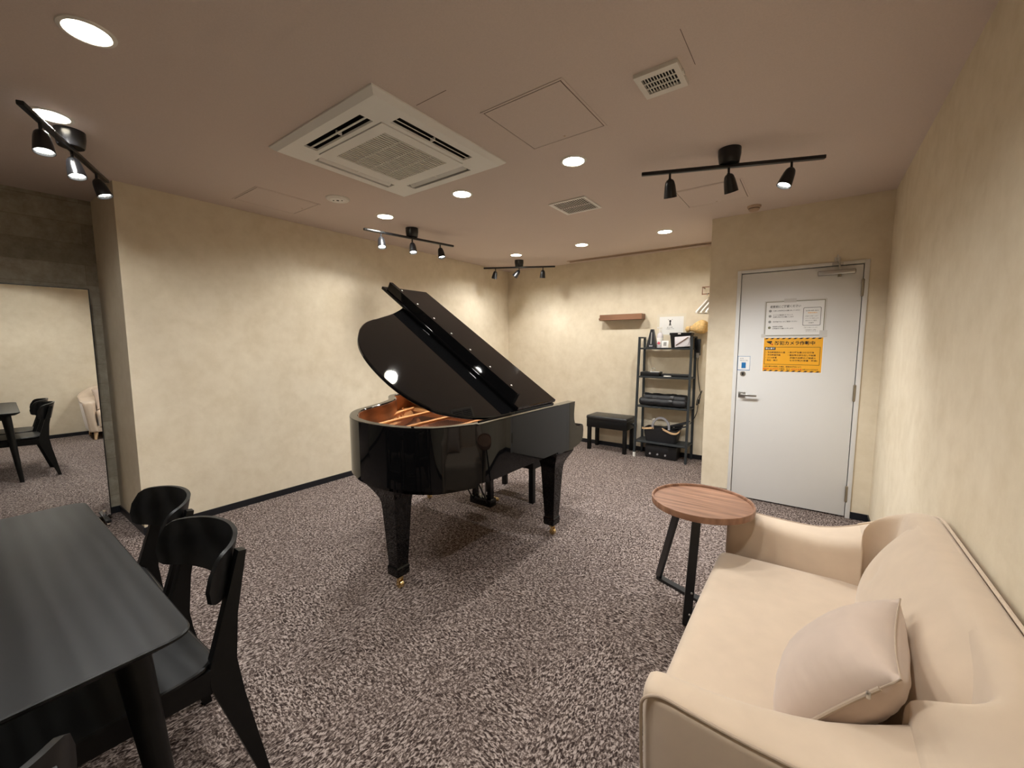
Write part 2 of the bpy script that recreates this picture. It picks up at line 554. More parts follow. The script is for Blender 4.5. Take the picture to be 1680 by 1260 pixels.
# ------------------------------------------------------------------ door
door = thing('door_1', 'pale grey flush door with notices in a white metal frame', 'door', (-0.13, YD, 0))
struct(door); del door['category']
FW_ = 0.030
f_ = MB()
f_.span((DX0, YD - 0.014, 0), (DX0 + FW_, YD + 0.10, DZ), 0.002)
f_.span((DX1 - FW_, YD - 0.014, 0), (DX1, YD + 0.10, DZ), 0.002)
f_.span((DX0 + FW_, YD - 0.014, DZ - FW_ + 0.004), (DX1 - FW_, YD + 0.10, DZ), 0.002)
f_.build('door_frame', 'door', door)
leaf = MB().span((DX0 + FW_ + 0.005, YD - 0.006, 0.012), (DX1 - FW_ - 0.005, YD + 0.034, DZ - FW_ - 0.003), 0.0015).build('door_leaf', 'door', door)
MB().span((DX0 + FW_, YD + 0.035, 0.0), (DX1 - FW_, YD + 0.06, DZ - FW_ + 0.003)).build('door_stop', 'gap', door)
hd = MB().span((-0.516, YD - 0.014, 0.918), (-0.462, YD - 0.006, 0.968), 0.002).cyl((-0.488, YD - 0.012, 0.943), (-0.488, YD - 0.052, 0.943), 0.009).build('door_handle', 'steel', leaf)
MB().span((-0.497, YD - 0.060, 0.934), (-0.372, YD - 0.048, 0.952), 0.003).build('lever', 'steel', hd)
lk = MB().lathe([(0.022, 0), (0.022, 0.006), (0.017, 0.010), (0.0001, 0.010)], (-0.489, YD - 0.006, 1.129), (0, -1, 0), 24).build('lock', 'steel', leaf)
MB().span((-0.495, YD - 0.026, 1.116), (-0.483, YD - 0.016, 1.142), 0.003).build('thumb_turn', 'dark', lk)
for hz in (1.817, 1.008, 0.197):
    h = MB().cyl((0.2795, YD - 0.014, hz - 0.06), (0.2795, YD - 0.014, hz + 0.06), 0.009, n=14)
    h.cyl((0.2795, YD - 0.014, hz - 0.067), (0.2795, YD - 0.014, hz - 0.06), 0.005, 0.009, 12).cyl((0.2795, YD - 0.014, hz + 0.06), (0.2795, YD - 0.014, hz + 0.067), 0.009, 0.005, 12)
    h.build('hinge', 'hinge', door)
cl = MB().span((0.0, YD - 0.052, 1.928), (0.232, YD - 0.006, 1.962), 0.008, 3).build('door_closer', 'steel', leaf)
MB().cyl((0.135, YD - 0.03, 1.928), (0.135, YD - 0.03, 1.910), 0.012, n=14).build('spindle', 'hinge', cl)
MB().span((0.085, YD - 0.030, 2.000), (0.155, YD - 0.014, 2.020), 0.002).build('arm_bracket', 'steel', door)
MB().tube([(0.135, YD - 0.034, 1.962), (0.130, YD - 0.036, 2.012), (0.118, YD - 0.034, 2.032)], 0.006, 8).build('closer_arm', 'steel', door)

# hook stuck over the frame
hk = thing('adhesive_hook', 'clear plastic hook stuck on top of the door frame', 'hook', (0.115, YD - 0.004, 2.03))
MB().span((0.098, YD - 0.006, 2.028), (0.136, YD, 2.064), 0.003).build('plate', 'tape', hk)
MB().tube([(0.117, YD - 0.004, 2.058), (0.117, YD - 0.018, 2.046), (0.117, YD - 0.026, 2.056), (0.117, YD - 0.025, 2.078)], 0.005, 8).build('hook_arm', 'tape', hk)

# ------------------------------------------------------------------ notices on the door
yS = YD - 0.0062
n1 = thing('notice_sheet', 'white laminated Japanese checklist notice taped high on the door', 'notice', (-0.14, yS, 1.46))
MB().span((-0.352, yS - 0.0012, 1.452), (0.072, yS, 1.752), 0.0004, 1).build('laminate', 'tape', n1)
MB().span((-0.343, yS - 0.0018, 1.460), (0.061, yS - 0.0012, 1.744)).build('paper', 'paper', n1)
yP = yS - 0.0022
bd = MB()
for a, b in (((-0.343, 1.460), (0.061, 1.4645)), ((-0.343, 1.7395), (0.061, 1.744)), ((-0.343, 1.4645), (-0.3385, 1.7395)), ((0.0565, 1.4645), (0.061, 1.7395))):
    bd.span((a[0], yP - 0.0002, a[1]), (b[0], yP, b[1]))
bd.build('border', 'green_ink', n1)
text_mesh('heading', '退室前にご確認ください', 'ink', n1, -0.312, -0.098, 1.703, yP - 0.0003, 0.021, 0.012)
rows = [(1.668, ['使用した機材を元の位置に戻してください']), (1.624, ['すべての電源をオフにして', '空調も停止をお願いします']), (1.577, ['忘れ物がないかご確認ください']), (1.528, ['退室時は施錠', 'お時間内にお願いいたします'])]
wid = [(-0.100,), (-0.150, -0.143), (-0.116,), (-0.215, -0.140)]
for (zc, ls), ww, col in zip(rows, wid, ('grey_ink', 'grey_ink', 'grey_ink', 'green_ink')):
    MB().cyl((-0.309, yP, zc), (-0.309, yP - 0.0003, zc), 0.0105, n=20).build('bullet', col, n1)
    for k, (l, w_) in enumerate(zip(ls, ww)):
        text_mesh('text_line', l, 'ink', n1, -0.287, w_, zc + (0.0 if len(ls) == 1 else (0.008 - 0.016 * k)), yP - 0.0003, 0.0105, 0.01)
fr = round_poly([(-0.080, 1.540), (0.038, 1.540), (0.038, 1.686), (-0.080, 1.686)], 0.010, 4)
fi = round_poly([(-0.077, 1.543), (0.035, 1.543), (0.035, 1.683), (-0.077, 1.683)], 0.008, 4)
MB().rings([[(u, yP - 0.0002, v) for u, v in fr], [(u, yP - 0.0002, v) for u, v in fi]], False, False).build('box_outline', 'ink', n1)
for zc, a, b, tx, mt_ in ((1.660, -0.063, 0.022, '忘れ物のお問い合わせ', 'ink'), (1.643, -0.048, 0.012, '営業時間内', 'yellow'), (1.616, -0.066, 0.018, 'お電話でお願いします', 'grey_ink'), (1.598, -0.066, 0.024, 'スタッフがご案内します', 'grey_ink'), (1.580, -0.062, 0.012, '受付までご連絡', 'grey_ink'), (1.562, -0.040, -0.006, '空室中', 'ink'), (1.524, -0.072, 0.020, 'ご協力をお願いいたします', 'grey_ink'), (1.505, -0.062, 0.012, 'ご利用規約をご確認', 'grey_ink'), (1.494, -0.055, 0.026, 'ありがとうございました', 'grey_ink')):
    text_mesh('text_line', tx, mt_, n1, a, b, zc, yP - 0.0003, 0.009, 0.008)
for (a, b) in (((-0.215, 1.733), (-0.13, 1.765)), ((0.035, 1.448), (0.085, 1.500)), ((-0.365, 1.445), (-0.335, 1.475))):
    MB().span((a[0], yP - 0.0012, a[1]), (b[0], yP - 0.0006, b[1])).build('tape_strip', 'tape', n1)

n2 = thing('warning_sign', 'orange-yellow Japanese security camera warning sign with black hazard stripes on the door', 'sign', (-0.14, yS, 1.16))
MB().span((-0.348, yS - 0.001, 1.154), (0.068, yS, 1.446), 0.0003, 1).build('backing', 'paper', n2)
MB().span((-0.342, yS - 0.0016, 1.158), (0.063, yS - 0.001, 1.442)).build('panel', 'yellow', n2)
yQ = yS - 0.0019
for z0, nm in ((1.431, 'hazard_stripes'), (1.159, 'hazard_stripes')):
    hb = MB()
    for i in range(10):
        x = -0.340 + i * 0.0405
        hb.prism([(x, z0), (x + 0.020, z0), (x + 0.034, z0 + 0.010), (x + 0.014, z0 + 0.010)], (yQ, yQ - 0.0002), lambda u, v, w: (u, w, v))
    hb.build(nm, 'ink', n2)
text_mesh('heading', '防犯カメラ作動中', 'ink', n2, -0.262, 0.012, 1.398, yQ - 0.0003, 0.034, 0.022)
cm = MB().prism([(-0.324, 1.412), (-0.286, 1.416), (-0.282, 1.404), (-0.306, 1.397), (-0.318, 1.403)], (yQ, yQ - 0.0003), lambda u, v, w: (u, w, v))
cm.prism([(-0.302, 1.398), (-0.292, 1.400), (-0.286, 1.390), (-0.296, 1.388)], (yQ, yQ - 0.0003), lambda u, v, w: (u, w, v))
cm.build('camera_pictogram', 'ink', n2)
MB().prism([(-0.288, 1.392), (-0.277, 1.394), (-0.276, 1.380), (-0.284, 1.381)], (yQ, yQ - 0.0003), lambda u, v, w: (u, w, v)).build('pictogram_mount', 'red_ink', n2)
ob_ = MB()
for a, b in (((-0.333, 1.217), (0.050, 1.220)), ((-0.333, 1.362), (0.050, 1.365)), ((-0.333, 1.220), (-0.330, 1.362)), ((0.047, 1.220), (0.050, 1.362))):
    ob_.span((a[0], yQ - 0.0002, a[1]), (b[0], yQ, b[1]))
ob_.build('list_outline', 'ink', n2)
MB().span((-0.333, yQ - 0.0003, 1.341), (-0.255, yQ, 1.365)).build('list_tag', 'ink', n2)
text_mesh('tag_text', '禁止事項', 'paper', n2, -0.328, -0.260, 1.353, yQ - 0.0005, 0.015, 0.015)
for i, (l, w_) in enumerate((('予約時間前の入室', -0.186), ('予約時間超過', -0.218), ('ゴミの放置', -0.244), ('喫煙・飲酒', -0.236))):
    text_mesh('text_line', '・' + l, 'ink', n2, -0.324, w_, 1.320 - i * 0.0225, yQ - 0.0003, 0.0145, 0.016)
for i, (l, w_) in enumerate((('・床や壁を傷つける行為', 0.010), ('・備品等の持ち出しや破損', 0.022), ('　周囲や近隣のご迷惑と', 0.024), ('　なる行為(大音量・騒音)', 0.034))):
    text_mesh('text_line', l.replace('　', ''), 'ink', n2, -0.166 if l[0] == '・' else -0.152, w_, 1.320 - i * 0.0225, yQ - 0.0003, 0.0145, 0.016)
text_mesh('text_line', '上記の事項が発覚した場合、管理会社対応により', 'ink', n2, -0.334, -0.070, 1.200, yQ - 0.0003, 0.0125, 0.014)
text_mesh('text_line', '罰則金', 'red_ink', n2, -0.336, -0.295, 1.180, yQ - 0.0003, 0.0125, 0.018)
text_mesh('text_line', '50,000円', 'red_ink', n2, -0.290, -0.226, 1.180, yQ - 0.0003, 0.0125, 0.014)
text_mesh('text_line', 'の請求、及び', 'ink', n2, -0.222, -0.146, 1.180, yQ - 0.0003, 0.0125, 0.014)
text_mesh('text_line', '法的な処置', 'red_ink', n2, -0.138, -0.064, 1.180, yQ - 0.0003, 0.0125, 0.014)
text_mesh('text_line', 'を取らせていただきます。', 'ink', n2, -0.060, 0.046, 1.180, yQ - 0.0003, 0.0125, 0.014)

n3 = thing('lock_label', 'small white label with a blue rectangle above the door lock', 'label', (-0.487, yS, 1.16))
MB().span((-0.534, yS - 0.001, 1.159), (-0.438, yS, 1.284), 0.0003, 1).build('paper', 'paper', n3)
bb = MB()
for a, b in (((-0.534, 1.159), (-0.438, 1.164)), ((-0.534, 1.281), (-0.438, 1.284)), ((-0.534, 1.164), (-0.5315, 1.281)), ((-0.4405, 1.164), (-0.438, 1.281))):
    bb.span((a[0], yS - 0.0014, a[1]), (b[0], yS - 0.001, b[1]))
bb.build('border', 'blue', n3)
MB().span((-0.503, yS - 0.0014, 1.178), (-0.470, yS - 0.001, 1.228)).build('blue_block', 'blue', n3)
text_mesh('text_line', '電子錠', 'grey_ink', n3, -0.516, -0.490, 1.264, yS - 0.0015, 0.009, 0.01)
text_mesh('text_line', '解錠方法のご案内', 'grey_ink', n3, -0.516, -0.456, 1.246, yS - 0.0015, 0.010, 0.01)

# ================================================================== CEILING FITTINGS
def downlight(x, y, label):
    t = thing('downlight', label, 'downlight', (x, y, ZC), group='recessed ceiling downlights')
    MB().lathe([(0.066, 0.0), (0.080, 0.0), (0.078, 0.004), (0.066, 0.006), (0.064, 0.004)], (x, y, ZC), (0, 0, -1), 36, False, False).build('trim_ring', 'white', t)
    MB().cyl((x, y, ZC), (x, y, ZC - 0.003), 0.066, n=36).build('diffuser', 'dl_glow', t)
    l = bpy.data.lights.new('downlight_lamp', 'SPOT')
    l.energy = DOWNLIGHT_W; l.color = WARM; l.spot_size = R(157); l.spot_blend = 0.58; l.shadow_soft_size = 0.05
    o = bpy.data.objects.new('downlight_lamp', l); COL.objects.link(o)
    o.parent = t; o.location = (0, 0, -0.012)
    return t


DLS = [(-2.15, 0.38, 'round downlight at the upper left corner of the ceiling'), (-3.055, 0.382, 'round downlight directly behind the leftmost track light'),
       (-3.083, 2.341, 'round downlight above the track light by the long left wall'), (-2.171, 2.342, 'round downlight just beside the far corner of the air conditioner'),
       (-1.244, 2.34, 'brightest round downlight between the large ceiling hatch and square slatted vent'), (-3.079, 4.30, 'round downlight above the track light in the far corner'),
       (-2.175, 4.31, 'middle downlight of the far row near the back wall'), (-1.258, 4.307, 'rightmost downlight of the far row near the entry wall edge'),
       (-1.25, 0.385, 'downlight overhead outside the picture near the camera'), (-0.34, 0.385, 'unseen downlight added above the sofa end to brighten the right wall')]  # the unseen lamp over the sofa end is added to brighten wall and sofa
for a in DLS:
    downlight(*a)


def aim_matrix(d):
    return Vector(d).normalized().to_track_quat('-Z', 'Y').to_matrix()


def track_light(cx, cy, dirv, heads, label):
    """heads: list of (offset along bar, aim vector, spot energy factor)"""
    zb = 2.415
    t = thing('track_light', label, 'track light', (cx, cy, ZC), group='three-lamp black track lights')
    d = Vector((dirv[0], dirv[1], 0)).normalized()
    ang = math.atan2(d.y, d.x)
    MB().lathe([(0.060, 0.0), (0.060, 0.035), (0.053, 0.078), (0.050, 0.082), (0.0001, 0.082)], (cx, cy, ZC), (0, 0, -1), 32).build('canopy', 'lampblack', t)
    MB().box((cx, cy, zb), (0.965, 0.026, 0.020), Matrix.Rotation(ang, 3, 'Z'), 0.004).build('bar', 'lampblack', t)
    for off, aim, ef in heads:
        p = Vector((cx, cy, zb)) + d * off
        a = Vector(aim).normalized()
        j = p + Vector((0, 0, -0.046))
        st = MB().cyl(p + Vector((0, 0, -0.008)), j, 0.0065, n=10).ball(j, 0.011, u=10, v=8).build('stem', 'lampblack', t)
        o = j
        prof = [(0.009, -0.004), (0.018, 0.0), (0.025, 0.010), (0.030, 0.03), (0.034, 0.06), (0.038, 0.098), (0.0355, 0.098), (0.031, 0.06), (0.026, 0.03), (0.02, 0.02), (0.0001, 0.02)]
        sh = MB().lathe(prof, o, a, 28, True, True).build('lamp_shade', 'lampblack', t)
        MB().lathe([(0.0352, 0.092), (0.030, 0.072), (0.0001, 0.071)], o, a, 24, False, False).build('reflector', 'reflector', sh)
        MB().lathe([(0.0255, 0.076), (0.024, 0.082), (0.0001, 0.083)], o, a, 20, True, False).build('bulb', 'spot_glow', sh)
        l = bpy.data.lights.new('spot_lamp', 'SPOT')
        l.energy = SPOT_W * ef; l.color = COOL; l.spot_size = R(104); l.spot_blend = 0.85; l.shadow_soft_size = 0.022
        lo = bpy.data.objects.new('spot_lamp', l); COL.objects.link(lo)
        lo.parent = t
        lo.matrix_local = Matrix.Translation(o + a * 0.10 - Vector((cx, cy, ZC))) @ aim_matrix(a).to_4x4()
    return t


track_light(-3.192, 0.460, (-0.905, 0.42), [(-0.32, (0.20, 0.02, -1), 0.3), (0.0, (0.24, 0.10, -1), 0.35), (0.32, (0.22, 0.30, -1), 0.4)], 'track light in the left alcove opening nearest the camera')
track_light(-3.193, 2.730, (0.173, 0.927), [(-0.32, (0.28, -0.12, -1), 1.0), (0.0, (0.25, -0.10, -1), 1.0), (0.32, (0.26, -0.02, -1), 1.0)], 'track light running along the long left wall over the piano')
track_light(-3.245, 4.600, (0.844, 0.469), [(-0.32, (-0.22, -0.06, -1), 0.12), (0.0, (-0.58, -0.45, -0.9), 0.11), (0.32, (-0.15, 0.12, -1), 0.40)], 'track light hanging in the far corner before the back wall')
track_light(-0.450, 2.740, (0.907, 0.37), [(-0.32, (-0.04, 0.40, -1), 1.75), (0.0, (0.14, 0.44, -1), 1.75), (0.32, (-0.33, -0.22, -1), 1.5)], 'largest looking track light before the entry door, right of the vents')

# ------------------------------------------------------------------ ceiling cassette air conditioner
AX, AY, AS = -2.06, 1.63, 0.4775
ac = thing('ceiling_air_conditioner', 'large white four-way cassette air conditioner in the ceiling', 'air conditioner', (AX, AY, ZC))
zf = ZC - 0.026
pn = MB()
cuts = [-0.448, -0.392, -0.318, -0.292, -0.262, 0.262, 0.292, 0.318, 0.392, 0.448]
for i in range(9):
    for j in range(9):
        x0, x1, y0, y1 = cuts[i], cuts[i + 1], cuts[j], cuts[j + 1]
        xm, ym = (x0 + x1) / 2, (y0 + y1) / 2
        if (0.318 < abs(xm) < 0.392 and abs(ym) < 0.262) or (0.318 < abs(ym) < 0.392 and abs(xm) < 0.262):
            continue
        if abs(xm) < 0.292 and abs(ym) < 0.292:
            continue
        pn.span((AX + x0, AY + y0, zf), (AX + x1, AY + y1, zf + 0.012))
bmesh.ops.remove_doubles(pn.bm, verts=pn.bm.verts, dist=1e-5)
ring = lambda h, z: [(AX - h, AY - h, z), (AX + h, AY - h, z), (AX + h, AY + h, z), (AX - h, AY + h, z)]
pn.rings([ring(0.448, zf), ring(0.4775, ZC - 0.007), ring(0.4775, ZC)], False, False)
pn.build('panel', 'acwhite', ac, 25)
MB().span((AX - 0.41, AY - 0.41, ZC - 0.002), (AX + 0.41, AY + 0.41, ZC)).build('outlet_recess', 'dark', ac)
for k, (dx, dy) in enumerate(((1, 0), (-1, 0), (0, 1), (0, -1))):
    c = Vector((AX + dx * 0.355, AY + dy * 0.355, zf + 0.006))
    tilt = R(32)
    if dx:
        v = MB().box(c + Vector((-dx * 0.006, 0, 0.003)), (0.036, 0.508, 0.004), (0, dx * tilt, 0), 0.001)
        v.span(c + Vector((dx * 0.001, -0.004, 0.0)), c + Vector((-dx * 0.03, 0.004, 0.016)))
    else:
        v = MB().box(c + Vector((0, -dy * 0.006, 0.003)), (0.508, 0.036, 0.004), (-dy * tilt, 0, 0), 0.001)
        v.span(c + Vector((-0.004, dy * 0.001, 0.0)), c + Vector((0.004, -dy * 0.03, 0.016)))
    v.build('louvre', 'acwhite', ac)
gr = MB()
for a, b in (((-0.288, -0.288), (0.288, -0.222)), ((-0.288, 0.222), (0.288, 0.288)), ((-0.288, -0.222), (-0.222, 0.222)), ((0.222, -0.222), (0.288, 0.222))):
    gr.span((AX + a[0], AY + a[1], zf - 0.004), (AX + b[0], AY + b[1], zf + 0.012))
grille = gr.build('intake_grille', 'acwhite', ac)
MB().span((AX - 0.222, AY - 0.222, zf + 0.010), (AX + 0.222, AY + 0.222, zf + 0.012)).build('filter', 'dark', grille)
slat = MB().span((-0.0047, -0.222, -0.004), (0.0047, 0.222, 0.001)).mesh('slat', 0)
slat.materials.append(M['acgrey'])
NS = 22
for i in range(NS):
    o = link('slat', slat, grille)
    o.location = Vector((AX - 0.222 + (i + 0.5) * 0.444 / NS, AY, zf)) - Vector((AX, AY, ZC))
cross = MB()
for i in (-1, 0, 1):
    cross.span((AX - 0.222, AY + i * 0.111 - 0.003, zf - 0.0045), (AX + 0.222, AY + i * 0.111 + 0.003, zf + 0.002))
cross.build('cross_bar', 'acgrey', grille)

# ------------------------------------------------------------------ vents, hatches, sensors
v1 = thing('ceiling_vent', 'small white ceiling vent with a grid of short black slots', 'vent', (-0.579, 1.858, ZC))
VX, VY = -0.579, 1.858
g = MB()
for a, b in (((-0.088, -0.090), (0.088, -0.058)), ((-0.088, 0.058), (0.088, 0.090)), ((-0.088, -0.058), (-0.066, 0.058)), ((0.066, -0.058), (0.088, 0.058))):
    g.span((VX + a[0], VY + a[1], ZC - 0.016), (VX + b[0], VY + b[1], ZC))
g.build('frame', 'white', v1)
MB().span((VX - 0.066, VY - 0.058, ZC - 0.004), (VX + 0.066, VY + 0.058, ZC)).build('backing', 'dark', v1)
bars = MB()
for i in range(1, 11):
    x = VX - 0.066 + i * 0.132 / 11
    bars.span((x - 0.0018, VY - 0.058, ZC - 0.0135), (x + 0.0018, VY + 0.058, ZC - 0.0115))
for j in (1, 2):
    y = VY - 0.058 + j * 0.116 / 3
    bars.span((VX - 0.066, y - 0.0035, ZC - 0.0145), (VX + 0.066, y + 0.0035, ZC - 0.0115))
bars.build('slot_grid', 'white', v1)
for sx in (-1, 1):
    MB().span((VX + sx * 0.088 - 0.004, VY - 0.018, ZC - 0.012), (VX + sx * 0.088 + 0.004, VY + 0.018, ZC - 0.002), 0.001).build('clip', 'white', v1)

v2 = thing('ceiling_vent', 'square white ceiling vent with parallel slats left of the row of lights', 'vent', (-1.615, 3.08, ZC))
VX, VY, VH = -1.615, 3.08, 0.16
g = MB()
for a, b in (((-VH, -VH), (VH, -VH + 0.022)), ((-VH, VH - 0.022), (VH, VH)), ((-VH, -VH + 0.022), (-VH + 0.022, VH - 0.022)), ((VH - 0.022, -VH + 0.022), (VH, VH - 0.022))):
    g.span((VX + a[0], VY + a[1], ZC - 0.008), (VX + b[0], VY + b[1], ZC), 0.0015, 1)
g.build('frame', 'acwhite', v2)
MB().span((VX - 0.138, VY - 0.138, ZC - 0.002), (VX + 0.138, VY + 0.138, ZC)).build('backing', 'dark', v2)
slat = MB().box((0, 0, 0), (0.0080, 0.276, 0.002), (0, R(8), 0)).mesh('slat', 0)
slat.materials.append(M['acgrey'])
for i in range(15):
    o = link('slat', slat, v2)
    o.location = (-0.138 + (i + 0.5) * 0.276 / 15, 0, -0.006)
MB().span((VX - 0.138, VY - 0.003, ZC - 0.0095), (VX + 0.138, VY + 0.003, ZC - 0.004)).build('cross_bar', 'acgrey', v2)


def hatch(x0, x1, y0, y1, label):
    t = thing('ceiling_hatch', label, 'ceiling hatch', ((x0 + x1) / 2, (y0 + y1) / 2, ZC), group='flush ceiling access hatches')
    g = MB()
    w, gp = 0.012, 0.004
    for a, b in (((x0, y0), (x1, y0 + w)), ((x0, y1 - w), (x1, y1)), ((x0, y0 + w), (x0 + w, y1 - w)), ((x1 - w, y0 + w), (x1, y1 - w))):
        g.span((a[0], a[1], ZC - 0.003), (b[0], b[1], ZC), 0.001, 1)
    g.build('frame', 'ceiling', t)
    MB().span((x0 + w, y0 + w, ZC - 0.0006), (x1 - w, y1 - w, ZC)).build('gap', 'slotbrown', t)
    MB().span((x0 + w + gp, y0 + w + gp, ZC - 0.003), (x1 - w - gp, y1 - w - gp, ZC - 0.0006), 0.001, 1).build('lid_panel', 'ceiling', t)
    MB().cyl(((x0 + x1) / 2, y1 - w - 0.03, ZC - 0.003), ((x0 + x1) / 2, y1 - w - 0.03, ZC - 0.0045), 0.006, n=12).build('latch', 'slotlight', t)


hatch(-1.362, -0.912, 1.602, 2.078, 'large square ceiling hatch right of the air conditioner')
hatch(-0.895, -0.450, 3.245, 3.685, 'square ceiling hatch seen behind the track light by the door')
hatch(-3.655, -3.235, 1.365, 1.840, 'square ceiling hatch by the long left wall beyond the air conditioner')

sp = thing('ceiling_sensor', 'round white ceiling fitting with small dark marks near the left wall', 'ceiling sensor', (-3.008, 1.85, ZC))
MB().lathe([(0.086, 0), (0.086, 0.004), (0.078, 0.010), (0.0001, 0.012)], (-3.008, 1.85, ZC), (0, 0, -1), 40).build('cover', 'white', sp)
MB().lathe([(0.056, 0.0108), (0.056, 0.0126), (0.050, 0.0134), (0.0001, 0.0138)], (-3.008, 1.85, ZC), (0, 0, -1), 32, False, True).build('inner_disc', 'acwhite', sp)
for dx, dy, r in ((0, 0, 0.010), (-0.025, -0.02, 0.006), (0.025, 0.02, 0.006)):
    MB().cyl((-3.008 + dx, 1.85 + dy, ZC - 0.0125), (-3.008 + dx, 1.85 + dy, ZC - 0.0152), r, n=12).build('sensor_eye', 'dark', sp)
sd = thing('smoke_detector', 'small cream smoke detector on the ceiling above the door', 'smoke detector', (-0.450, 3.955, ZC))
MB().lathe([(0.050, 0), (0.050, 0.012), (0.046, 0.016), (0.040, 0.018), (0.036, 0.034), (0.030, 0.040), (0.0001, 0.041)], (-0.450, 3.955, ZC), (0, 0, -1), 32).build('housing', 'slotlight', sd)
MB().lathe([(0.0405, 0.020), (0.0395, 0.026)], (-0.450, 3.955, ZC), (0, 0, -1), 32, False, False).build('sensing_slot', 'slotbrown', sd)

sl = thing('ceiling_slot_vent', 'long narrow brown slot along the ceiling in front of the back wall', 'slot vent', (-1.78, 5.09, ZC))
MB().span((-2.75, 5.045, ZC - 0.002), (XE - 0.002, 5.125, ZC)).build('slot', 'slotbrown', sl)
for y in (5.040, 5.125):
    MB().span((-2.76, y - 0.006, ZC - 0.006), (XE - 0.002, y + 0.006, ZC)).build('edge_rail', 'slotlight', sl)
MB().span((-2.75, 5.083, ZC - 0.005), (XE - 0.002, 5.088, ZC)).build('blade', 'slotlight', sl)

# thin seams of the ceiling boards
struct(MB().span((-1.56, 1.378, ZC - 0.0008), (-1.365, 1.3805, ZC)).build('trim_1', 'slotbrown'))
struct(MB().span((-0.4445, 1.62, ZC - 0.0008), (-0.4425, 1.85, ZC)).build('trim_2', 'slotbrown'))

# ================================================================== PIANO
P0 = (-2.0, 2.1, 0)
pi_ = thing('grand_piano', 'glossy black baby grand piano with its lid propped open', 'piano', P0)
RZ0, RZ1 = 0.645, 0.975
curve = catmull([(-1.39, 1.82), (-1.396, 1.70), (-1.43, 1.57), (-1.50, 1.430), (-1.56, 1.376), (-1.65, 1.326), (-1.766, 1.297), (-1.878, 1.288), (-1.985, 1.294), (-2.08, 1.314), (-2.16, 1.346), (-2.235, 1.392), (-2.31, 1.450), (-2.377, 1.528),
                 (-2.432, 1.640), (-2.505, 1.797), (-2.60, 1.945), (-2.69, 2.03), (-2.78, 2.085), (-2.84, 2.16), (-2.86, 2.27)], 5)
path = [(-1.39, 2.44), (-1.39, 2.2), (-1.39, 1.95)] + curve + [(-2.86, 2.44)]
inner = offset_path(path, -0.048)
# path runs bass -> tail -> treble; interior lies on its right
def strip(outer, inn, z0, z1):
    b = MB()
    rs = []
    for (ox, oy), (ix, iy) in zip(outer, inn):
        rs.append([(ox, oy, z0), (ox, oy, z1 - 0.004), (ox + (ix - ox) * 0.08, oy + (iy - oy) * 0.08, z1), (ox + (ix - ox) * 0.92, oy + (iy - oy) * 0.92, z1), (ix, iy, z1 - 0.004), (ix, iy, z0)])
    return b.rings(rs)
rim = strip(path, inner, RZ0, RZ1).build('rim', 'piano', pi_, 40)
_sk = [i for i, p in enumerate(path) if 10 < i < len(path) - 24]
strip([offset_path(path, -0.016)[i] for i in _sk], [offset_path(path, -0.06)[i] for i in _sk], 0.622, RZ0 + 0.002).build('rim_skirt', 'piano', rim, 40)
strip(offset_path(path, -0.0485), offset_path(path, -0.053), 0.70, 0.966).build('inner_rim', 'inner_wood', rim, 40)
# cheeks with the sweeping arm profile
ck = [(2.44, 0.975), (2.685, 0.975), (2.678, 0.93), (2.672, 0.885), (2.675, 0.845), (2.688, 0.812), (2.706, 0.790), (2.728, 0.777), (2.748, 0.775), (2.772, 0.784), (2.792, 0.790), (2.812, 0.784), (2.825, 0.766), (2.828, 0.735), (2.822, 0.690), (2.808, 0.662), (2.76, 0.642), (2.70, 0.632), (2.44, 0.632)]
for x in (-1.39, -2.80):
    MB().prism(ck, (x - 0.06, x), lambda u, v, w: (w, u, v)).build('cheek', 'piano', pi_, 30)
MB().span((-2.80, 2.40, 0.632), (-1.45, 2.825, 0.690), 0.003).build('keybed', 'piano', pi_)
MB().span((-2.80, 2.788, 0.690), (-1.45, 2.822, 0.735), 0.004).build('key_slip', 'piano', pi_)
for x in (-2.80, -1.505):
    MB().span((x, 2.60, 0.690), (x + 0.055, 2.788, 0.765), 0.003).build('key_block', 'piano', pi_)
kb = MB()
for i in range(52):
    x = -2.742 + i * 0.0237
    kb.span((x, 2.635, 0.695), (x + 0.0227, 2.785, 0.742), 0.001, 1)
kb.build('white_keys', 'ivory', pi_, 0)
kb = MB()
for i in range(51):
    if (i % 7) in (0, 2, 3, 5, 6):
        x = -2.742 + (i + 1) * 0.0237 - 0.0055
        kb.span((x, 2.635, 0.742), (x + 0.011, 2.735, 0.754), 0.002, 1)
kb.build('black_keys', 'piano_satin', pi_, 0)
fb = MB().prism([(2.60, 0.74), (2.632, 0.748), (2.626, 0.80), (2.612, 0.88), (2.595, 0.935), (2.580, 0.935), (2.598, 0.86), (2.606, 0.80)], (-2.80, -1.45), lambda u, v, w: (w, u, v)).build('fallboard', 'piano', pi_, 40)
MB().span((-2.80, 2.33, 0.930), (-1.45, 2.585, 0.950), 0.003).build('music_shelf', 'piano', pi_)
MB().box((-2.125, 2.47, 0.963), (0.72, 0.20, 0.016), (R(4), 0, 0), 0.004).build('music_desk', 'piano', pi_)
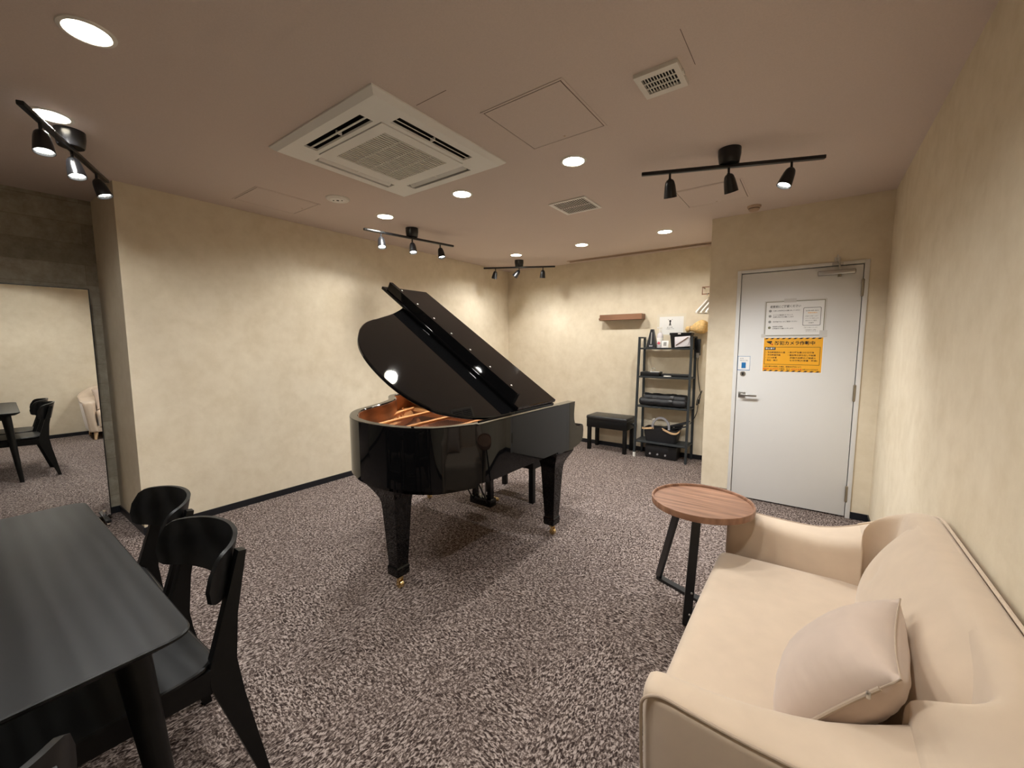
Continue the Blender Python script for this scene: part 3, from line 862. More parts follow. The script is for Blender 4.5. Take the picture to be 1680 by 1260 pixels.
# soundboard, plate, struts, bridge
inn2 = offset_path(path, -0.053)
sb = MB().prism(inn2, (0.742, 0.756)).build('soundboard', 'sound', pi_, 0)
po, pin = offset_path(path, -0.060), offset_path(path, -0.165)
i0, i1 = 8, len(path) - 3
def plate_strip():
    b = MB(); rs = []
    for k in range(i0, i1):
        (ox, oy), (ix, iy) = po[k], pin[k]
        rs.append([(ox, oy, 0.812), (ox, oy, 0.842), (ix, iy, 0.856), (ix + (ix - ox) * 0.12, iy + (iy - oy) * 0.12, 0.846), (ix + (ix - ox) * 0.1, iy + (iy - oy) * 0.1, 0.812)])
    return b.rings(rs)
plate = plate_strip().span((-2.79, 2.22, 0.815), (-1.47, 2.42, 0.850), 0.004).build('iron_plate', 'plate', pi_, 40)
for (a, b) in (((-1.62, 2.24), (-1.56, 1.46)), ((-1.86, 2.24), (-1.80, 1.42)), ((-2.14, 2.24), (-2.05, 1.44)), ((-2.42, 2.24), (-2.30, 1.56)), ((-2.66, 2.24), (-2.56, 1.95))):
    pa, pb = Vector((*a, 0.862)), Vector((*b, 0.852))
    MB().tube([pa, pa.lerp(pb, 0.5) + Vector((0, 0, 0.006)), pb], [0.012, 0.013, 0.020], 8).build('plate_strut', 'plate', plate, 60)
hp = MB()
for k in range(i0 + 2, i1 - 2, 2):
    x, y = po[k][0] * 0.55 + pin[k][0] * 0.45, po[k][1] * 0.55 + pin[k][1] * 0.45
    hp.cyl((x, y, 0.84), (x, y, 0.866), 0.006, 0.005, 8)
hp.build('plate_bolts', 'plate', plate)
br = offset_path(path, -0.22)
MB().tube([(x, y, 0.775) for x, y in br[14:i1 - 6:3]], 0.018, 8).build('bridge', 'inner_wood', sb)
st_ = MB()
for i in range(64):
    t = i / 63
    xa = -1.50 - 1.25 * t
    xb = -1.55 - 1.08 * t ** 0.9
    yb = 1.47 + 0.02 * t + 0.62 * max(0, t - 0.45) ** 1.6 * 2.2
    st_.tube([(xa, 2.30, 0.858), (xb, yb, 0.862)], 0.0007 + 0.0012 * (1 - t), 4)
so = st_.build('strings', 'copper', plate, 0)
so['kind'] = 'stuff'

# legs
def piano_leg(x, y, sx, sy):
    """sx, sy: sides that carry the curved bracket"""
    secs = [(0.640, 0.115, 0.030), (0.618, 0.112, 0.030), (0.600, 0.098, 0.026), (0.578, 0.068, 0.018), (0.556, 0.040, 0.010), (0.535, 0.020, 0.004), (0.51, 0.006, 0.001), (0.47, 0.0, 0.0), (0.155, 0.0, 0.0), (0.135, 0.0, 0.0)]
    wd = {0.155: 0.039, 0.135: 0.038}
    b = MB()
    rr_ = []
    for z, ex, ix in secs:
        h = wd.get(z, 0.039 + 0.017 * (z - 0.155) / 0.315 if z < 0.48 else 0.057)
        x0, x1, y0, y1 = x - h - (ex if sx < 0 else ix), x + h + (ex if sx > 0 else ix), y - h - (ex if sy < 0 else ix), y + h + (ex if sy > 0 else ix)
        rr_.append([(x0, y0, z), (x1, y0, z), (x1, y1, z), (x0, y1, z)])
    b.rings(rr_)
    lg = b.build('leg', 'piano', pi_, 40)
    MB().rings([[(x - h, y - h, z), (x + h, y - h, z), (x + h, y + h, z), (x - h, y + h, z)] for z, h in ((0.140, 0.039), (0.132, 0.044), (0.085, 0.0425), (0.076, 0.034))]).build('leg_cuff', 'piano', lg, 30)
    c = MB().cyl((x, y, 0.078), (x, y, 0.062), 0.016, n=14)
    c.span((x + 0.000, y - 0.017, 0.020), (x + 0.020, y - 0.012, 0.066), 0.002).span((x + 0.000, y + 0.012, 0.020), (x + 0.020, y + 0.017, 0.066), 0.002).span((x - 0.012, y - 0.017, 0.058), (x + 0.020, y + 0.017, 0.066), 0.002)
    ca = c.build('caster', 'brass', lg)
    MB().cyl((x + 0.010, y - 0.011, 0.022), (x + 0.010, y + 0.011, 0.022), 0.022, n=20).build('wheel', 'brass', ca)


piano_leg(-1.482, 2.515, 0, 1)
piano_leg(-2.750, 2.470, 0, 1)
piano_leg(-1.855, 1.425, -1, 0)
# lyre
ly = MB().span((-2.235, 2.455, 0.085), (-2.015, 2.535, 0.150), 0.006).build('lyre', 'piano', pi_)
for x in (-2.205, -2.045):
    MB().rings([[(x - w, 2.495 - w, z), (x + w, 2.495 - w, z), (x + w, 2.495 + w, z), (x - w, 2.495 + w, z)] for z, w in ((0.15, 0.020), (0.40, 0.017), (0.635, 0.022))]).build('lyre_post', 'piano', ly)
for x in (-2.16, -2.125, -2.09):
    MB().cyl((x, 2.485, 0.15), (x, 2.485, 0.632), 0.0045, n=8).build('pedal_rod', 'steel', ly)
    pd = catmull([(x, 2.53, 0.105), (x, 2.57, 0.108), (x, 2.61, 0.098), (x, 2.645, 0.080)], 4)
    MB().tube(pd, [0.006 + 0.010 * (k / (len(pd) - 1)) for k in range(len(pd))], 8).build('pedal', 'brass', ly)
for sx in (-1, 1):
    MB().tube([(-2.125 + sx * 0.075, 2.46, 0.12), (-2.125 + sx * 0.10, 2.16, 0.632)], 0.006, 8).build('lyre_brace', 'blackmetal', ly)
# lid
TH = R(32.8)
HX, HZ = -1.392, 0.980
lp = lambda s, y, w: (HX - s * math.cos(TH) + w * math.sin(TH), y, HZ + s * math.sin(TH) + w * math.cos(TH))   # w = height above the lid's underside
YF = 2.365
ol = [(HX - x + 0.006, y - 0.010 if y < 1.6 else y) for x, y in path if y < YF - 0.01]
ol = [(0.0, YF)] + [(max(0, s_), y) for s_, y in ol] + [(1.482, YF)]
def slab(ol, w0, w1, ch=0.005):
    """lid slab with chamfered edges"""
    c = Vector((sum(p[0] for p in ol) / len(ol), sum(p[1] for p in ol) / len(ol)))
    sh = lambda k: [tuple(Vector(p) + (c - Vector(p)).normalized() * k) for p in ol]
    o1 = sh(ch)
    return MB().rings([[lp(s_, y, w0) for s_, y in o1], [lp(s_, y, w0 + ch) for s_, y in ol], [lp(s_, y, w1 - ch) for s_, y in ol], [lp(s_, y, w1) for s_, y in o1]])
lid = slab(ol, 0.0, 0.022).build('lid', 'piano', pi_, 30)
fl = [(0.004, YF), (0.004, 1.935), (1.482, 1.935), (1.482, YF)]
flap = slab(fl, 0.030, 0.050, 0.003).build('lid_flap', 'piano', lid, 30)
def lbox(s0, s1, y0, y1, w0, w1, b=None):
    b = b or MB()
    return b.rings([[lp(s0, y0, w), lp(s1, y0, w), lp(s1, y1, w), lp(s0, y1, w)] for w in (w0, w1)])
lbox(0.06, 1.43, 1.945, 1.972, 0.050, 0.112).build('flap_lip', 'piano', flap)
for i in range(7):
    s_ = 0.14 + i * 0.195
    MB().ball(lp(s_, 1.974, 0.108), 0.0075, u=10, v=8).build('rubber_button', 'white', flap)
for s_ in (0.25, 0.75, 1.25):
    MB().cyl(lp(s_, 2.02, 0.022), lp(s_, 2.02, 0.030), 0.010, n=12).build('flap_bumper', 'felt', lid)
MB().cyl(lp(0.004, 1.60, 0.011), lp(0.004, YF - 0.03, 0.011), 0.006, n=10).build('lid_hinge', 'piano', lid)
hy = 2.25
MB().span((-1.405, 1.60, 0.973), (-1.387, 2.42, 0.979)).build('hinge_rail', 'piano', pi_)
MB().tube([(-2.80, 2.30, 0.97), lp(1.42, 2.24, 0.0)], 0.013, 10).build('lid_prop', 'piano', pi_)

# ================================================================== PIANO BENCHES
def bench(name, label, x0, x1, y0, y1, h, th, leg):
    t = thing(name, label, 'bench', ((x0 + x1) / 2, (y0 + y1) / 2, 0), group='black piano benches')
    b = MB()
    b.span((x0, y0, h - 0.055), (x1, y1, h), 0.022, 4)
    st = b.build('seat_pad', 'leather', t)
    MB().span((x0 + 0.008, y0 + 0.008, h - th), (x1 - 0.008, y1 - 0.008, h - 0.045), 0.004).build('apron', 'blackwood', t)
    for x in (x0 + 0.015, x1 - 0.015 - leg):
        for y in (y0 + 0.015, y1 - 0.015 - leg):
            MB().span((x, y, 0), (x + leg, y + leg, h - th), 0.003).build('leg', 'blackwood', t)
    for i in range(4):
        for j in range(2):
            x = x0 + (x1 - x0) * (0.2 + 0.2 * i); y = y0 + (y1 - y0) * (0.34 + 0.32 * j)
            MB().ball((x, y, h - 0.001), 0.008, (1, 1, 0.35), 8, 6).build('tuft_button', 'leather', st)
    k = MB().cyl((x1 - 0.012, (y0 + y1) / 2, h - th * 0.55), (x1 + 0.022, (y0 + y1) / 2, h - th * 0.55), 0.008, n=12)
    k.cyl((x1 + 0.022, (y0 + y1) / 2, h - th * 0.55), (x1 + 0.040, (y0 + y1) / 2, h - th * 0.55), 0.024, n=20)
    k.build('height_knob', 'blackplastic', t)
    return t


bench('piano_bench', 'black upholstered bench against the back wall left of the shelf rack', -2.375, -1.815, 4.90, 5.222, 0.458, 0.155, 0.045)
bench('piano_bench', 'black bench at the keyboard, mostly hidden behind the grand piano', -2.455, -1.885, 2.885, 3.215, 0.470, 0.160, 0.045)

# ================================================================== DINING TABLE AND CHAIRS
tb = thing('dining_table', 'black ash dining table with rounded corners at the left', 'table', (-1.815, -0.12, 0))
TX0, TX1, TY0, TY1, TZ = -2.49, -1.14, -0.53, 0.29, 0.73
tp = lambda ins: round_poly([(TX0 + ins, TY0 + ins), (TX1 - ins, TY0 + ins), (TX1 - ins, TY1 - ins), (TX0 + ins, TY1 - ins)], 0.055, 6)
MB().rings([[(x, y, z) for x, y in tp(i)] for z, i in ((TZ - 0.030, 0.030), (TZ - 0.012, 0.004), (TZ - 0.008, 0.0), (TZ - 0.003, 0.0), (TZ, 0.003))]).build('tabletop', 'blackash', tb, 30)
MB().span((TX0 + 0.16, TY0 + 0.09, TZ - 0.085), (TX1 - 0.16, TY0 + 0.11, TZ - 0.030)).span((TX0 + 0.16, TY1 - 0.11, TZ - 0.085), (TX1 - 0.16, TY1 - 0.09, TZ - 0.030)).span((TX0 + 0.14, TY0 + 0.11, TZ - 0.085), (TX0 + 0.16, TY1 - 0.11, TZ - 0.030)).span((TX1 - 0.16, TY0 + 0.11, TZ - 0.085), (TX1 - 0.14, TY1 - 0.11, TZ - 0.030)).build('apron', 'blackwood', tb)
for sx in (-1, 1):
    for sy in (-1, 1):
        cx, cy = (TX0 + TX1) / 2, (TY0 + TY1) / 2
        hx, hy_ = (TX1 - TX0) / 2, (TY1 - TY0) / 2
        top = (cx + sx * (hx - 0.145), cy + sy * (hy_ - 0.095), TZ - 0.030)
        bot = (cx + sx * (hx - 0.060), cy + sy * (hy_ - 0.040), 0.0)
        MB().cyl(bot, top, 0.017, 0.036, 20).build('leg', 'blackwood', tb, 40)


def make_chair(label):
    """front = -Y; origin on the floor below the seat centre"""
    t = thing('dining_chair', label, 'chair', (0, 0, 0), 0, 'black dining chairs', local=True)
    seat = lambda ins, z: [(x, y, z - 0.010 * math.exp(-((x / 0.16) ** 2 + (y / 0.15) ** 2)) if z > 0.44 else z) for x, y in round_poly([(-0.215 + ins, 0.195 - ins), (-0.225 + ins, -0.225 + ins), (0.225 - ins, -0.225 + ins), (0.215 - ins, 0.195 - ins)], 0.085, 6)]
    MB().rings([seat(0.012, 0.425), seat(0.0, 0.432), seat(0.0, 0.440), seat(0.004, 0.445)]).build('seat', 'blackash', t, 30)
    for s in (-1, 1):
        # rear leg and back post cut from one board, kinked at the seat
        prof = [(0.276, 0.0), (0.302, 0.0), (0.255, 0.300), (0.243, 0.420), (0.255, 0.560), (0.292, 0.752), (0.270, 0.756), (0.212, 0.560), (0.172, 0.430), (0.168, 0.370), (0.186, 0.310)]
        dx = lambda v: 0.192 + 0.040 * max(0, (0.42 - v) / 0.42) - 0.020 * max(0, v - 0.42)
        MB().rings([[(s * (dx(v) - 0.015), u, v) for u, v in prof], [(s * (dx(v) + 0.015), u, v) for u, v in prof]]).build('rear_leg', 'blackwood', t, 25)
        MB().rings([[(s * (x - w), y - w, z), (s * (x + w), y - w, z), (s * (x + w), y + w, z), (s * (x - w), y + w, z)] for x, y, z, w in ((0.222, -0.222, 0.0, 0.012), (0.198, -0.180, 0.30, 0.019), (0.190, -0.165, 0.425, 0.024))]).build('front_leg', 'blackwood', t, 25)
        MB().rings([[(s * 0.182, -0.165, 0.372), (s * 0.205, -0.165, 0.372), (s * 0.205, -0.165, 0.425), (s * 0.182, -0.165, 0.425)], [(s * 0.186, 0.20, 0.352), (s * 0.209, 0.20, 0.352), (s * 0.209, 0.20, 0.425), (s * 0.186, 0.20, 0.425)]]).build('side_rail', 'blackwood', t, 25)
    MB().span((-0.186, -0.178, 0.378), (0.186, -0.158, 0.425)).build('front_rail', 'blackwood', t)
    MB().span((-0.186, 0.185, 0.368), (0.186, 0.205, 0.425)).build('rear_rail', 'blackwood', t)
    # bent plywood back band
    N = 28
    rs = []
    for i in range(N + 1):
        a = -1 + 2 * i / N
        x = 0.222 * math.sin(a * 1.35) / math.sin(1.35)
        yb = 0.300 - 0.120 * (1 - math.cos(a * 1.35)) / (1 - math.cos(1.35))
        nx, ny = math.sin(a * 1.1), math.cos(a * 1.1)
        e = max(0.0, (abs(a) - 0.80) / 0.20)
        rr = 0.050 * (1 - math.sqrt(max(0, 1 - e * e)))
        z0, z1 = 0.612 + rr + 0.012 * a * a, 0.785 - rr - 0.020 * a * a
        ring_ = []
        for (k, z) in ((0, z0), (1, z0), (1, z1), (0, z1)):
            th = 0.0065 * (1 if k else -1)
            lean = (z - 0.70) * 0.22
            ring_.append((x + nx * th, yb + ny * th + lean, z))
        rs.append(ring_)
    MB().rings(rs).build('backrest', 'blackash', t, 40)
    return t


c1 = make_chair('black dining chair nearest the camera on the piano side of the table')
c1.location = (-1.605, 0.205, 0); c1.rotation_euler[2] = R(2)
c2 = copy_tree(c1); c2['label'] = 'farther black dining chair on the piano side, beside the plaster corner'
c2.location = (-2.125, 0.225, 0); c2.rotation_euler[2] = R(-1)
c3 = copy_tree(c1); c3['label'] = 'black dining chair at the near table end, only its back top showing at bottom left'
c3.location = (-1.172, -0.155, 0); c3.rotation_euler[2] = R(-90)

# ================================================================== MIRROR
mr = thing('floor_mirror', 'tall frameless-looking standing mirror with thin black edge in the alcove', 'mirror', (-4.47, 0.30, 0), -0.02, local=True)
MY0, MY1, MZ0, MZ1 = -0.66, 0.355, 0.045, 1.812
tl = lambda x, z: x - 0.004 * z
MB().rings([[(tl(0, z), MY0, z), (tl(0, z), MY1, z)] for z in (MZ0, MZ1)], False, False, closed=False).build('glass', 'mirror', mr, 0)
MB().rings([[(tl(-0.002, z), MY0 - 0.004, z), (tl(-0.002, z), MY1 + 0.004, z), (tl(-0.030, z), MY1 + 0.004, z), (tl(-0.030, z), MY0 - 0.004, z)] for z in (MZ0 - 0.004, MZ1 + 0.004)]).build('backing_panel', 'blackmetal', mr)
ed = MB()
for a, b in (((MY1, MZ0), (MY1 + 0.006, MZ1)), ((MY0 - 0.006, MZ0), (MY0, MZ1)), ((MY0 - 0.006, MZ1), (MY1 + 0.006, MZ1 + 0.006)), ((MY0 - 0.006, MZ0 - 0.006), (MY1 + 0.006, MZ0))):
    ed.rings([[(tl(-0.02, z), y, z) for y, z in ((a[0], a[1]), (b[0], a[1]), (b[0], b[1]), (a[0], b[1]))], [(tl(0.004, z), y, z) for y, z in ((a[0], a[1]), (b[0], a[1]), (b[0], b[1]), (a[0], b[1]))]])
ed.build('edge_frame', 'blackmetal', mr)
for y in (MY0 + 0.06, MY1 - 0.035):
    ft = MB().span((-0.08, y - 0.016, 0.030), (0.150, y + 0.016, 0.046), 0.003).build('foot', 'blackmetal', mr)
    for x in (-0.065, 0.135):
        MB().cyl((x, y - 0.009, 0.0145), (x, y + 0.009, 0.0145), 0.0145, n=16).build('caster', 'chrome', ft)
    MB().span((0.006, y - 0.010, 0.046), (0.012, y + 0.010, 0.090), 0.001).build('clamp', 'chrome', ft)

# ================================================================== SOFA
SY = 1.597                                     # middle of the sofa along the wall
so_ = thing('sofa', 'compact beige fabric two-seat sofa with curved arms by the right wall', 'sofa', (0.06, SY, 0))
sstep = lambda t: (lambda q: q * q * (3 - 2 * q))(min(1, max(0, t)))
HL = 0.682
CR = 0.20                                      # plan radius of the rounded back corners
zt_u = lambda u: 0.566 + 0.217 * sstep(u / 0.60)
def arm_top(x):
    return zt_u(x - 0.02) + 0.012 * (1 - sstep((x + 0.30) / 0.25))
back_top = lambda d: zt_u(0.185 + CR * PI / 2 + d - CR)               # d: distance from the sofa end, d >= CR
def sec(px, py, nx, ny, zt, lean, tt, tbm, sh=0.0):
    """one cross-section of the shell: outer top edge at (px, py), (nx, ny) points inward"""
    zb = 0.120 + sh * 0.5
    zt -= sh * 0.9
    po_ = round_poly([(lean + sh * 0.6, zb), (sh, zt), (tt - sh * 0.5, zt + 0.004), (tbm - sh, zb)], [0.02, 0.030, 0.050, 0.02], 5)
    return [(px + nx * w, py + ny * w, v) for w, v in po_]
def arm(sgn):
    rs = []
    for i, x in enumerate([-0.292, -0.288, -0.275, -0.255, -0.22, -0.17, -0.11, -0.05, 0.01, 0.07, 0.13, 0.17, 0.205]):
        sh = (0.030, 0.016, 0.006, 0.001, 0)[i] if i < 5 else 0.0
        kk = sstep((x + 0.28) / 0.60)
        rs.append(sec(x, SY + sgn * HL, 0, -sgn, arm_top(x), 0.054, 0.102 + 0.125 * kk, 0.147 + 0.085 * kk, sh))
    return MB().rings(rs).build('arm', 'sofa', so_, 60)
arms = [arm(-1), arm(1)]
rs = []
t0 = 0.102 + 0.125 * sstep(0.485 / 0.60); b0 = 0.147 + 0.085 * sstep(0.485 / 0.60)
def corner(sgn):
    out = []
    for i in range(17):
        th_ = (PI / 2) * i / 16
        u = 0.185 + CR * th_
        k = sstep((u - 0.27) / 0.23)
        cx_, cy_ = 0.405 - CR, SY + sgn * (HL - CR)
        out.append(sec(cx_ + CR * math.sin(th_), cy_ + sgn * CR * math.cos(th_), -math.sin(th_), -sgn * math.cos(th_), zt_u(u), 0.054 - 0.024 * k, t0 + (0.088 - t0) * k, b0 + (0.185 - b0) * k))
    return out
rs += corner(-1)
for i in range(1, 20):
    y = -(HL - CR) + 2 * (HL - CR) * i / 20
    rs.append(sec(0.405, SY + y, -1, 0, back_top(HL - abs(y)), 0.030, 0.088, 0.185))
rs += corner(1)[::-1]
MB().rings(rs).build('back_frame', 'sofa', so_, 60)
# padded back
rs = []
HB = 0.475
for i in range(45):
    q = -1 + 2 * i / 44
    y = HB * q
    e = abs(q)
    puff = (1 - e ** 6)
    d = HL - abs(y)
    zt = back_top(d) - 0.004 - 0.05 * (1 - puff)
    rsn = []
    nseg = 16
    for k in range(nseg + 1):
        v = k / nseg
        z = 0.40 + (zt - 0.40) * v
        x = 0.185 + 0.135 * v ** 1.3 - 0.040 * puff * math.sin(PI * min(1, v * 1.05)) ** 0.8 + 0.05 * (1 - puff)
        for by in (-0.23, 0.23):
            x += 0.014 * math.exp(-(((y - by) / 0.035) ** 2 + ((z - 0.605) / 0.030) ** 2))
        rsn.append((x, SY + y, z))
    rsn += [(0.362, SY + y, zt + 0.006 * puff), (0.395, SY + y, zt - 0.004), (0.395, SY + y, 0.40)]
    rs.append(rsn)
bkp = MB().rings(rs).build('back_cushion', 'sofa', so_, 70)
for by in (-0.23, 0.23):
    MB().ball((0.240, SY + by, 0.605), 0.011, (0.5, 1, 1), 12, 8).build('tuft_button', 'sofa', bkp)
# seat
rs = []
SH = 0.520
for i in range(25):
    q = -1 + 2 * i / 24
    e = max(0, (abs(q) - 0.93) / 0.07)
    y = SH * q
    zt = 0.432 + 0.014 * (1 - q * q) - 0.025 * e * e
    po_ = round_poly([(-0.292 + 0.012 * e, 0.190), (-0.312 + 0.012 * e, zt - 0.012), (0.25, zt), (0.25, 0.19)], [0.01, 0.055, 0.01, 0.01], 6)
    rs.append([(u, SY + y, v) for u, v in po_])
MB().rings(rs).build('seat_cushion', 'sofa', so_, 60)
MB().span((-0.270, SY - 0.60, 0.115), (0.37, SY + 0.60, 0.20), 0.01).build('base', 'sofa', so_)
# piping
for sgn, ar in zip((-1, 1), arms):
    pts = [(-0.287, SY + sgn * 0.630, 0.130), (-0.290, SY + sgn * 0.655, 0.36), (-0.289, SY + sgn * 0.672, 0.505), (-0.284, SY + sgn * 0.678, 0.543), (-0.268, SY + sgn * 0.678, 0.562)]
    pts += [(x, SY + sgn * (HL - 0.006), arm_top(x) - 0.004) for x in (-0.24, -0.19, -0.13, -0.07, -0.01, 0.05, 0.11, 0.16, 0.205)]
    MB().tube(catmull(pts, 4), 0.0042, 8).build('piping', 'piping', ar)
pts = []
for sgn in (-1, 1):
    cpts = []
    for i in range(13):
        th_ = (PI / 2) * i / 12
        cpts.append((0.402 - CR + CR * math.sin(th_), SY + sgn * (HL - CR + (CR - 0.004) * math.cos(th_)), zt_u(0.185 + CR * th_) - 0.003))
    pts += cpts if sgn < 0 else cpts[::-1]
    if sgn < 0:
        pts += [(0.402, SY - (HL - CR) + 2 * (HL - CR) * i / 20, back_top(CR + min(i, 20 - i) / 20 * 2 * (HL - CR)) - 0.002) for i in range(1, 20)]
MB().tube(pts, 0.0045, 8).build('back_piping', 'sofa', so_)
for x, dx in ((-0.235, -0.020), (0.31, 0.015)):
    for sgn in (-1, 1):
        y = SY + sgn * 0.56
        MB().cyl((x + dx, y + sgn * 0.015, 0.0), (x, y, 0.118), 0.015, 0.027, 18).build('leg', 'legwood', so_)

# ------------------------------------------------------------------ throw cushion on the sofa
cu = thing('throw_cushion', 'rosy beige square throw cushion with a zip leaning on the sofa back', 'cushion', (0.10, 1.26, 0.44), local=True)
CS = 0.178
uvec = Vector((0.12, 0.99, 0)).normalized()          # along the top edge, away from the camera
vvec = Vector((0.56, -0.06, 0.80)).normalized()      # up the cushion
nvec = uvec.cross(vvec).normalized()
vvec = nvec.cross(uvec)
if nvec.x > 0:
    nvec = -nvec
CC = Vector((0.10, 1.26, 0.583)) - Vector((0.10, 1.26, 0.44))
def pil(u, v, side):
    a, b = abs(u), abs(v)
    pin_ = 1 - 0.10 * (1 - a * a) * b ** 6 - 0.0
    pu = u * (1 - 0.085 * (1 - v * v))
    pv = v * (1 - 0.085 * (1 - u * u))
    h = 0.094 * ((1 - a ** 2.6) * (1 - b ** 2.6)) ** 0.55
    w = 0.0022 * math.sin(30 * (u * 0.3 + v)) * (max(a, b) ** 4) * (1 - max(a, b)) * 8
    return CC + uvec * (pu * CS) + vvec * (pv * CS) + nvec * (side * (h + w))
N = 30
pb_ = MB()
for side in (1, -1):
    grid = [[pb_.bm.verts.new(pil(-1 + 2 * i / N, -1 + 2 * j / N, side)) for j in range(N + 1)] for i in range(N + 1)]
    for i in range(N):
        for j in range(N):
            pb_.bm.faces.new((grid[i][j], grid[i + 1][j], grid[i + 1][j + 1], grid[i][j + 1]))
bmesh.ops.remove_doubles(pb_.bm, verts=pb_.bm.verts, dist=1e-4)
cov = pb_.build('cover', 'cushion', cu, 70)
edge = [(-1 + 2 * i / 24, 1) for i in range(24)] + [(1, 1 - 2 * i / 24) for i in range(24)] + [(1 - 2 * i / 24, -1) for i in range(24)] + [(-1, -1 + 2 * i / 24) for i in range(24)]
MB().tube([pil(u, v, 1) for u, v in edge], 0.0022, 6, closed=True).build('seam', 'piping', cov)
MB().tube([pil(-1, v, 1) - uvec * 0.001 for v in (-0.7, -0.35, 0, 0.35, 0.72)], 0.0050, 8).build('zip', 'piping', cov)
MB().box(pil(-1, 0.55, 1) - uvec * 0.006, (0.008, 0.008, 0.016), None, 0.002).build('zip_puller', 'steel', cov)

# ================================================================== SIDE TABLE
sx_, sy_ = -0.408, 2.164
st = thing('side_table', 'round walnut tray side table with black metal legs beside the sofa', 'side table', (sx_, sy_, 0))
TT = 0.622
MB().lathe([(0.226, -0.034), (0.235, -0.030), (0.237, -0.004), (0.235, 0.0), (0.229, 0.0), (0.226, -0.004), (0.225, -0.013), (0.0001, -0.013)], (sx_, sy_, TT), (0, 0, 1), 72, True, False).build('tray_top', 'walnut', st, 35)
def flat_bar(p, q, w, d, side):
    p, q = Vector(p), Vector(q)
    z = (q - p).normalized(); s = Vector(side); s = (s - z * s.dot(z)).normalized(); n = z.cross(s)
    return MB().rings([[c + s * w + n * d, c - s * w + n * d, c - s * w - n * d, c + s * w - n * d] for c in (p, q)])
fa, fb_, fv = Vector((-0.670, 2.395, 0.008)), Vector((-0.430, 2.050, 0.008)), Vector((-0.395, 2.290, 0.008))
ta, tb_ = Vector((-0.508, 2.150, 0.580)), Vector((-0.412, 2.100, 0.580))
flat_bar(fa, ta, 0.020, 0.008, (0.7, -0.7, 0)).build('leg', 'blackmetal', st, 30)
flat_bar(fb_, tb_, 0.020, 0.008, (0.9, 0.3, 0)).build('leg', 'blackmetal', st, 30)
flat_bar(fa, fv, 0.020, 0.008, (0, 1, 0)).build('floor_bar', 'blackmetal', st, 30)
flat_bar(fb_, fv, 0.020, 0.0078, (1, 0, 0)).build('floor_bar', 'blackmetal', st, 30)
MB().span((-0.54, 2.07, 0.5815), (-0.37, 2.24, 0.588), 0.002).build('mount_plate', 'blackmetal', st)
for z in (0.06, 0.17):
    p = fb_.lerp(tb_, z / 0.58)
    MB().ball(p + Vector((0.012, -0.010, 0)), 0.006, u=10, v=8).build('screw', 'steel', st)

# ================================================================== SHELF RACK
rk = thing('shelf_rack', 'dark grey metal ladder shelf rack in the corner by the entry wall', 'rack', (-1.42, 5.06, 0))
RX0, RX1, RYB, RZT = -1.722, -1.118, 5.205, 1.458
yf = lambda z: 4.925 + 0.085 * z / RZT
PWD = 0.0125
for x in (RX0, RX1):
    b = MB().rings([[(x - PWD, yf(z) - PWD, z), (x + PWD, yf(z) - PWD, z), (x + PWD, yf(z) + PWD, z), (x - PWD, yf(z) + PWD, z)] for z in (0.0, RZT)])
    b.build('front_post', 'rackmetal', rk, 30)
    MB().span((x - PWD, RYB - PWD, 0), (x + PWD, RYB + PWD, RZT)).build('rear_post', 'rackmetal', rk, 30)
    MB().span((x - PWD, yf(RZT) - PWD, RZT), (x + PWD, RYB + PWD, RZT + 0.018)).build('top_bar', 'rackmetal', rk, 30)
SZ = (1.345, 1.000, 0.640, 0.205)
for z in SZ:
    s_ = MB().span((RX0 + PWD, yf(z) - PWD + 0.003, z - 0.020), (RX1 - PWD, RYB - 0.002, z), 0.002, 1).build('shelf', 'rackmetal', rk, 30)
for x in (RX0, RX1):
    for z in SZ:
        MB().span((x - 0.008, yf(z) + PWD, z - 0.020), (x + 0.008, RYB - PWD, z - 0.004)).build('side_bar', 'rackmetal', rk, 30)
MB().span((RX0 - 0.014, yf(0) - 0.0145, 0.0), (RX0 + 0.014, yf(0) + 0.0145, 0.055)).build('foot_cap', 'white', rk)

# items on the rack, top shelf
mt_ = thing('metronome', 'black pyramid metronome on the top rack shelf', 'metronome', (-1.592, 5.08, SZ[0]))
z0 = SZ[0]
MB().rings([[(-1.592 - w, 5.08 - w * 0.9, z), (-1.592 + w, 5.08 - w * 0.9, z), (-1.592 + w, 5.08 + w * 0.9, z), (-1.592 - w, 5.08 + w * 0.9, z)] for z, w in ((z0, 0.056), (z0 + 0.04, 0.050), (z0 + 0.20, 0.022), (z0 + 0.222, 0.018))]).build('body', 'blackplastic', mt_, 25)
MB().rings([[(-1.592 - w, 5.08 - d, z), (-1.592 + w, 5.08 - d, z), (-1.592 + w, 5.08 - d + 0.004, z), (-1.592 - w, 5.08 - d + 0.004, z)] for z, w, d in ((z0 + 0.045, 0.006, 0.047), (z0 + 0.185, 0.004, 0.0265))]).build('pendulum', 'steel', mt_, 25)
MB().span((-1.612, 5.030, z0 + 0.012), (-1.572, 5.034, z0 + 0.030)).build('nameplate', 'greyrubber', mt_)
sp_ = thing('pump_bottle', 'clear and white pump bottle with pink label beside the metronome', 'bottle', (-1.497, 5.08, z0))
MB().lathe([(0.0001, 0), (0.034, 0), (0.036, 0.004), (0.036, 0.14), (0.030, 0.165), (0.016, 0.178), (0.014, 0.186)], (-1.497, 5.08, z0), (0, 0, 1), 24).build('bottle_body', 'clear', sp_)
MB().lathe([(0.0366, 0.03), (0.0368, 0.031), (0.0368, 0.118), (0.0366, 0.119)], (-1.497, 5.08, z0), (0, 0, 1), 24, False, False).build('label_band', 'paper', sp_)
MB().box((-1.500, 5.0425, z0 + 0.055), (0.030, 0.003, 0.030), (0, R(30), 0), 0.001).build('label_mark', 'pink', sp_)
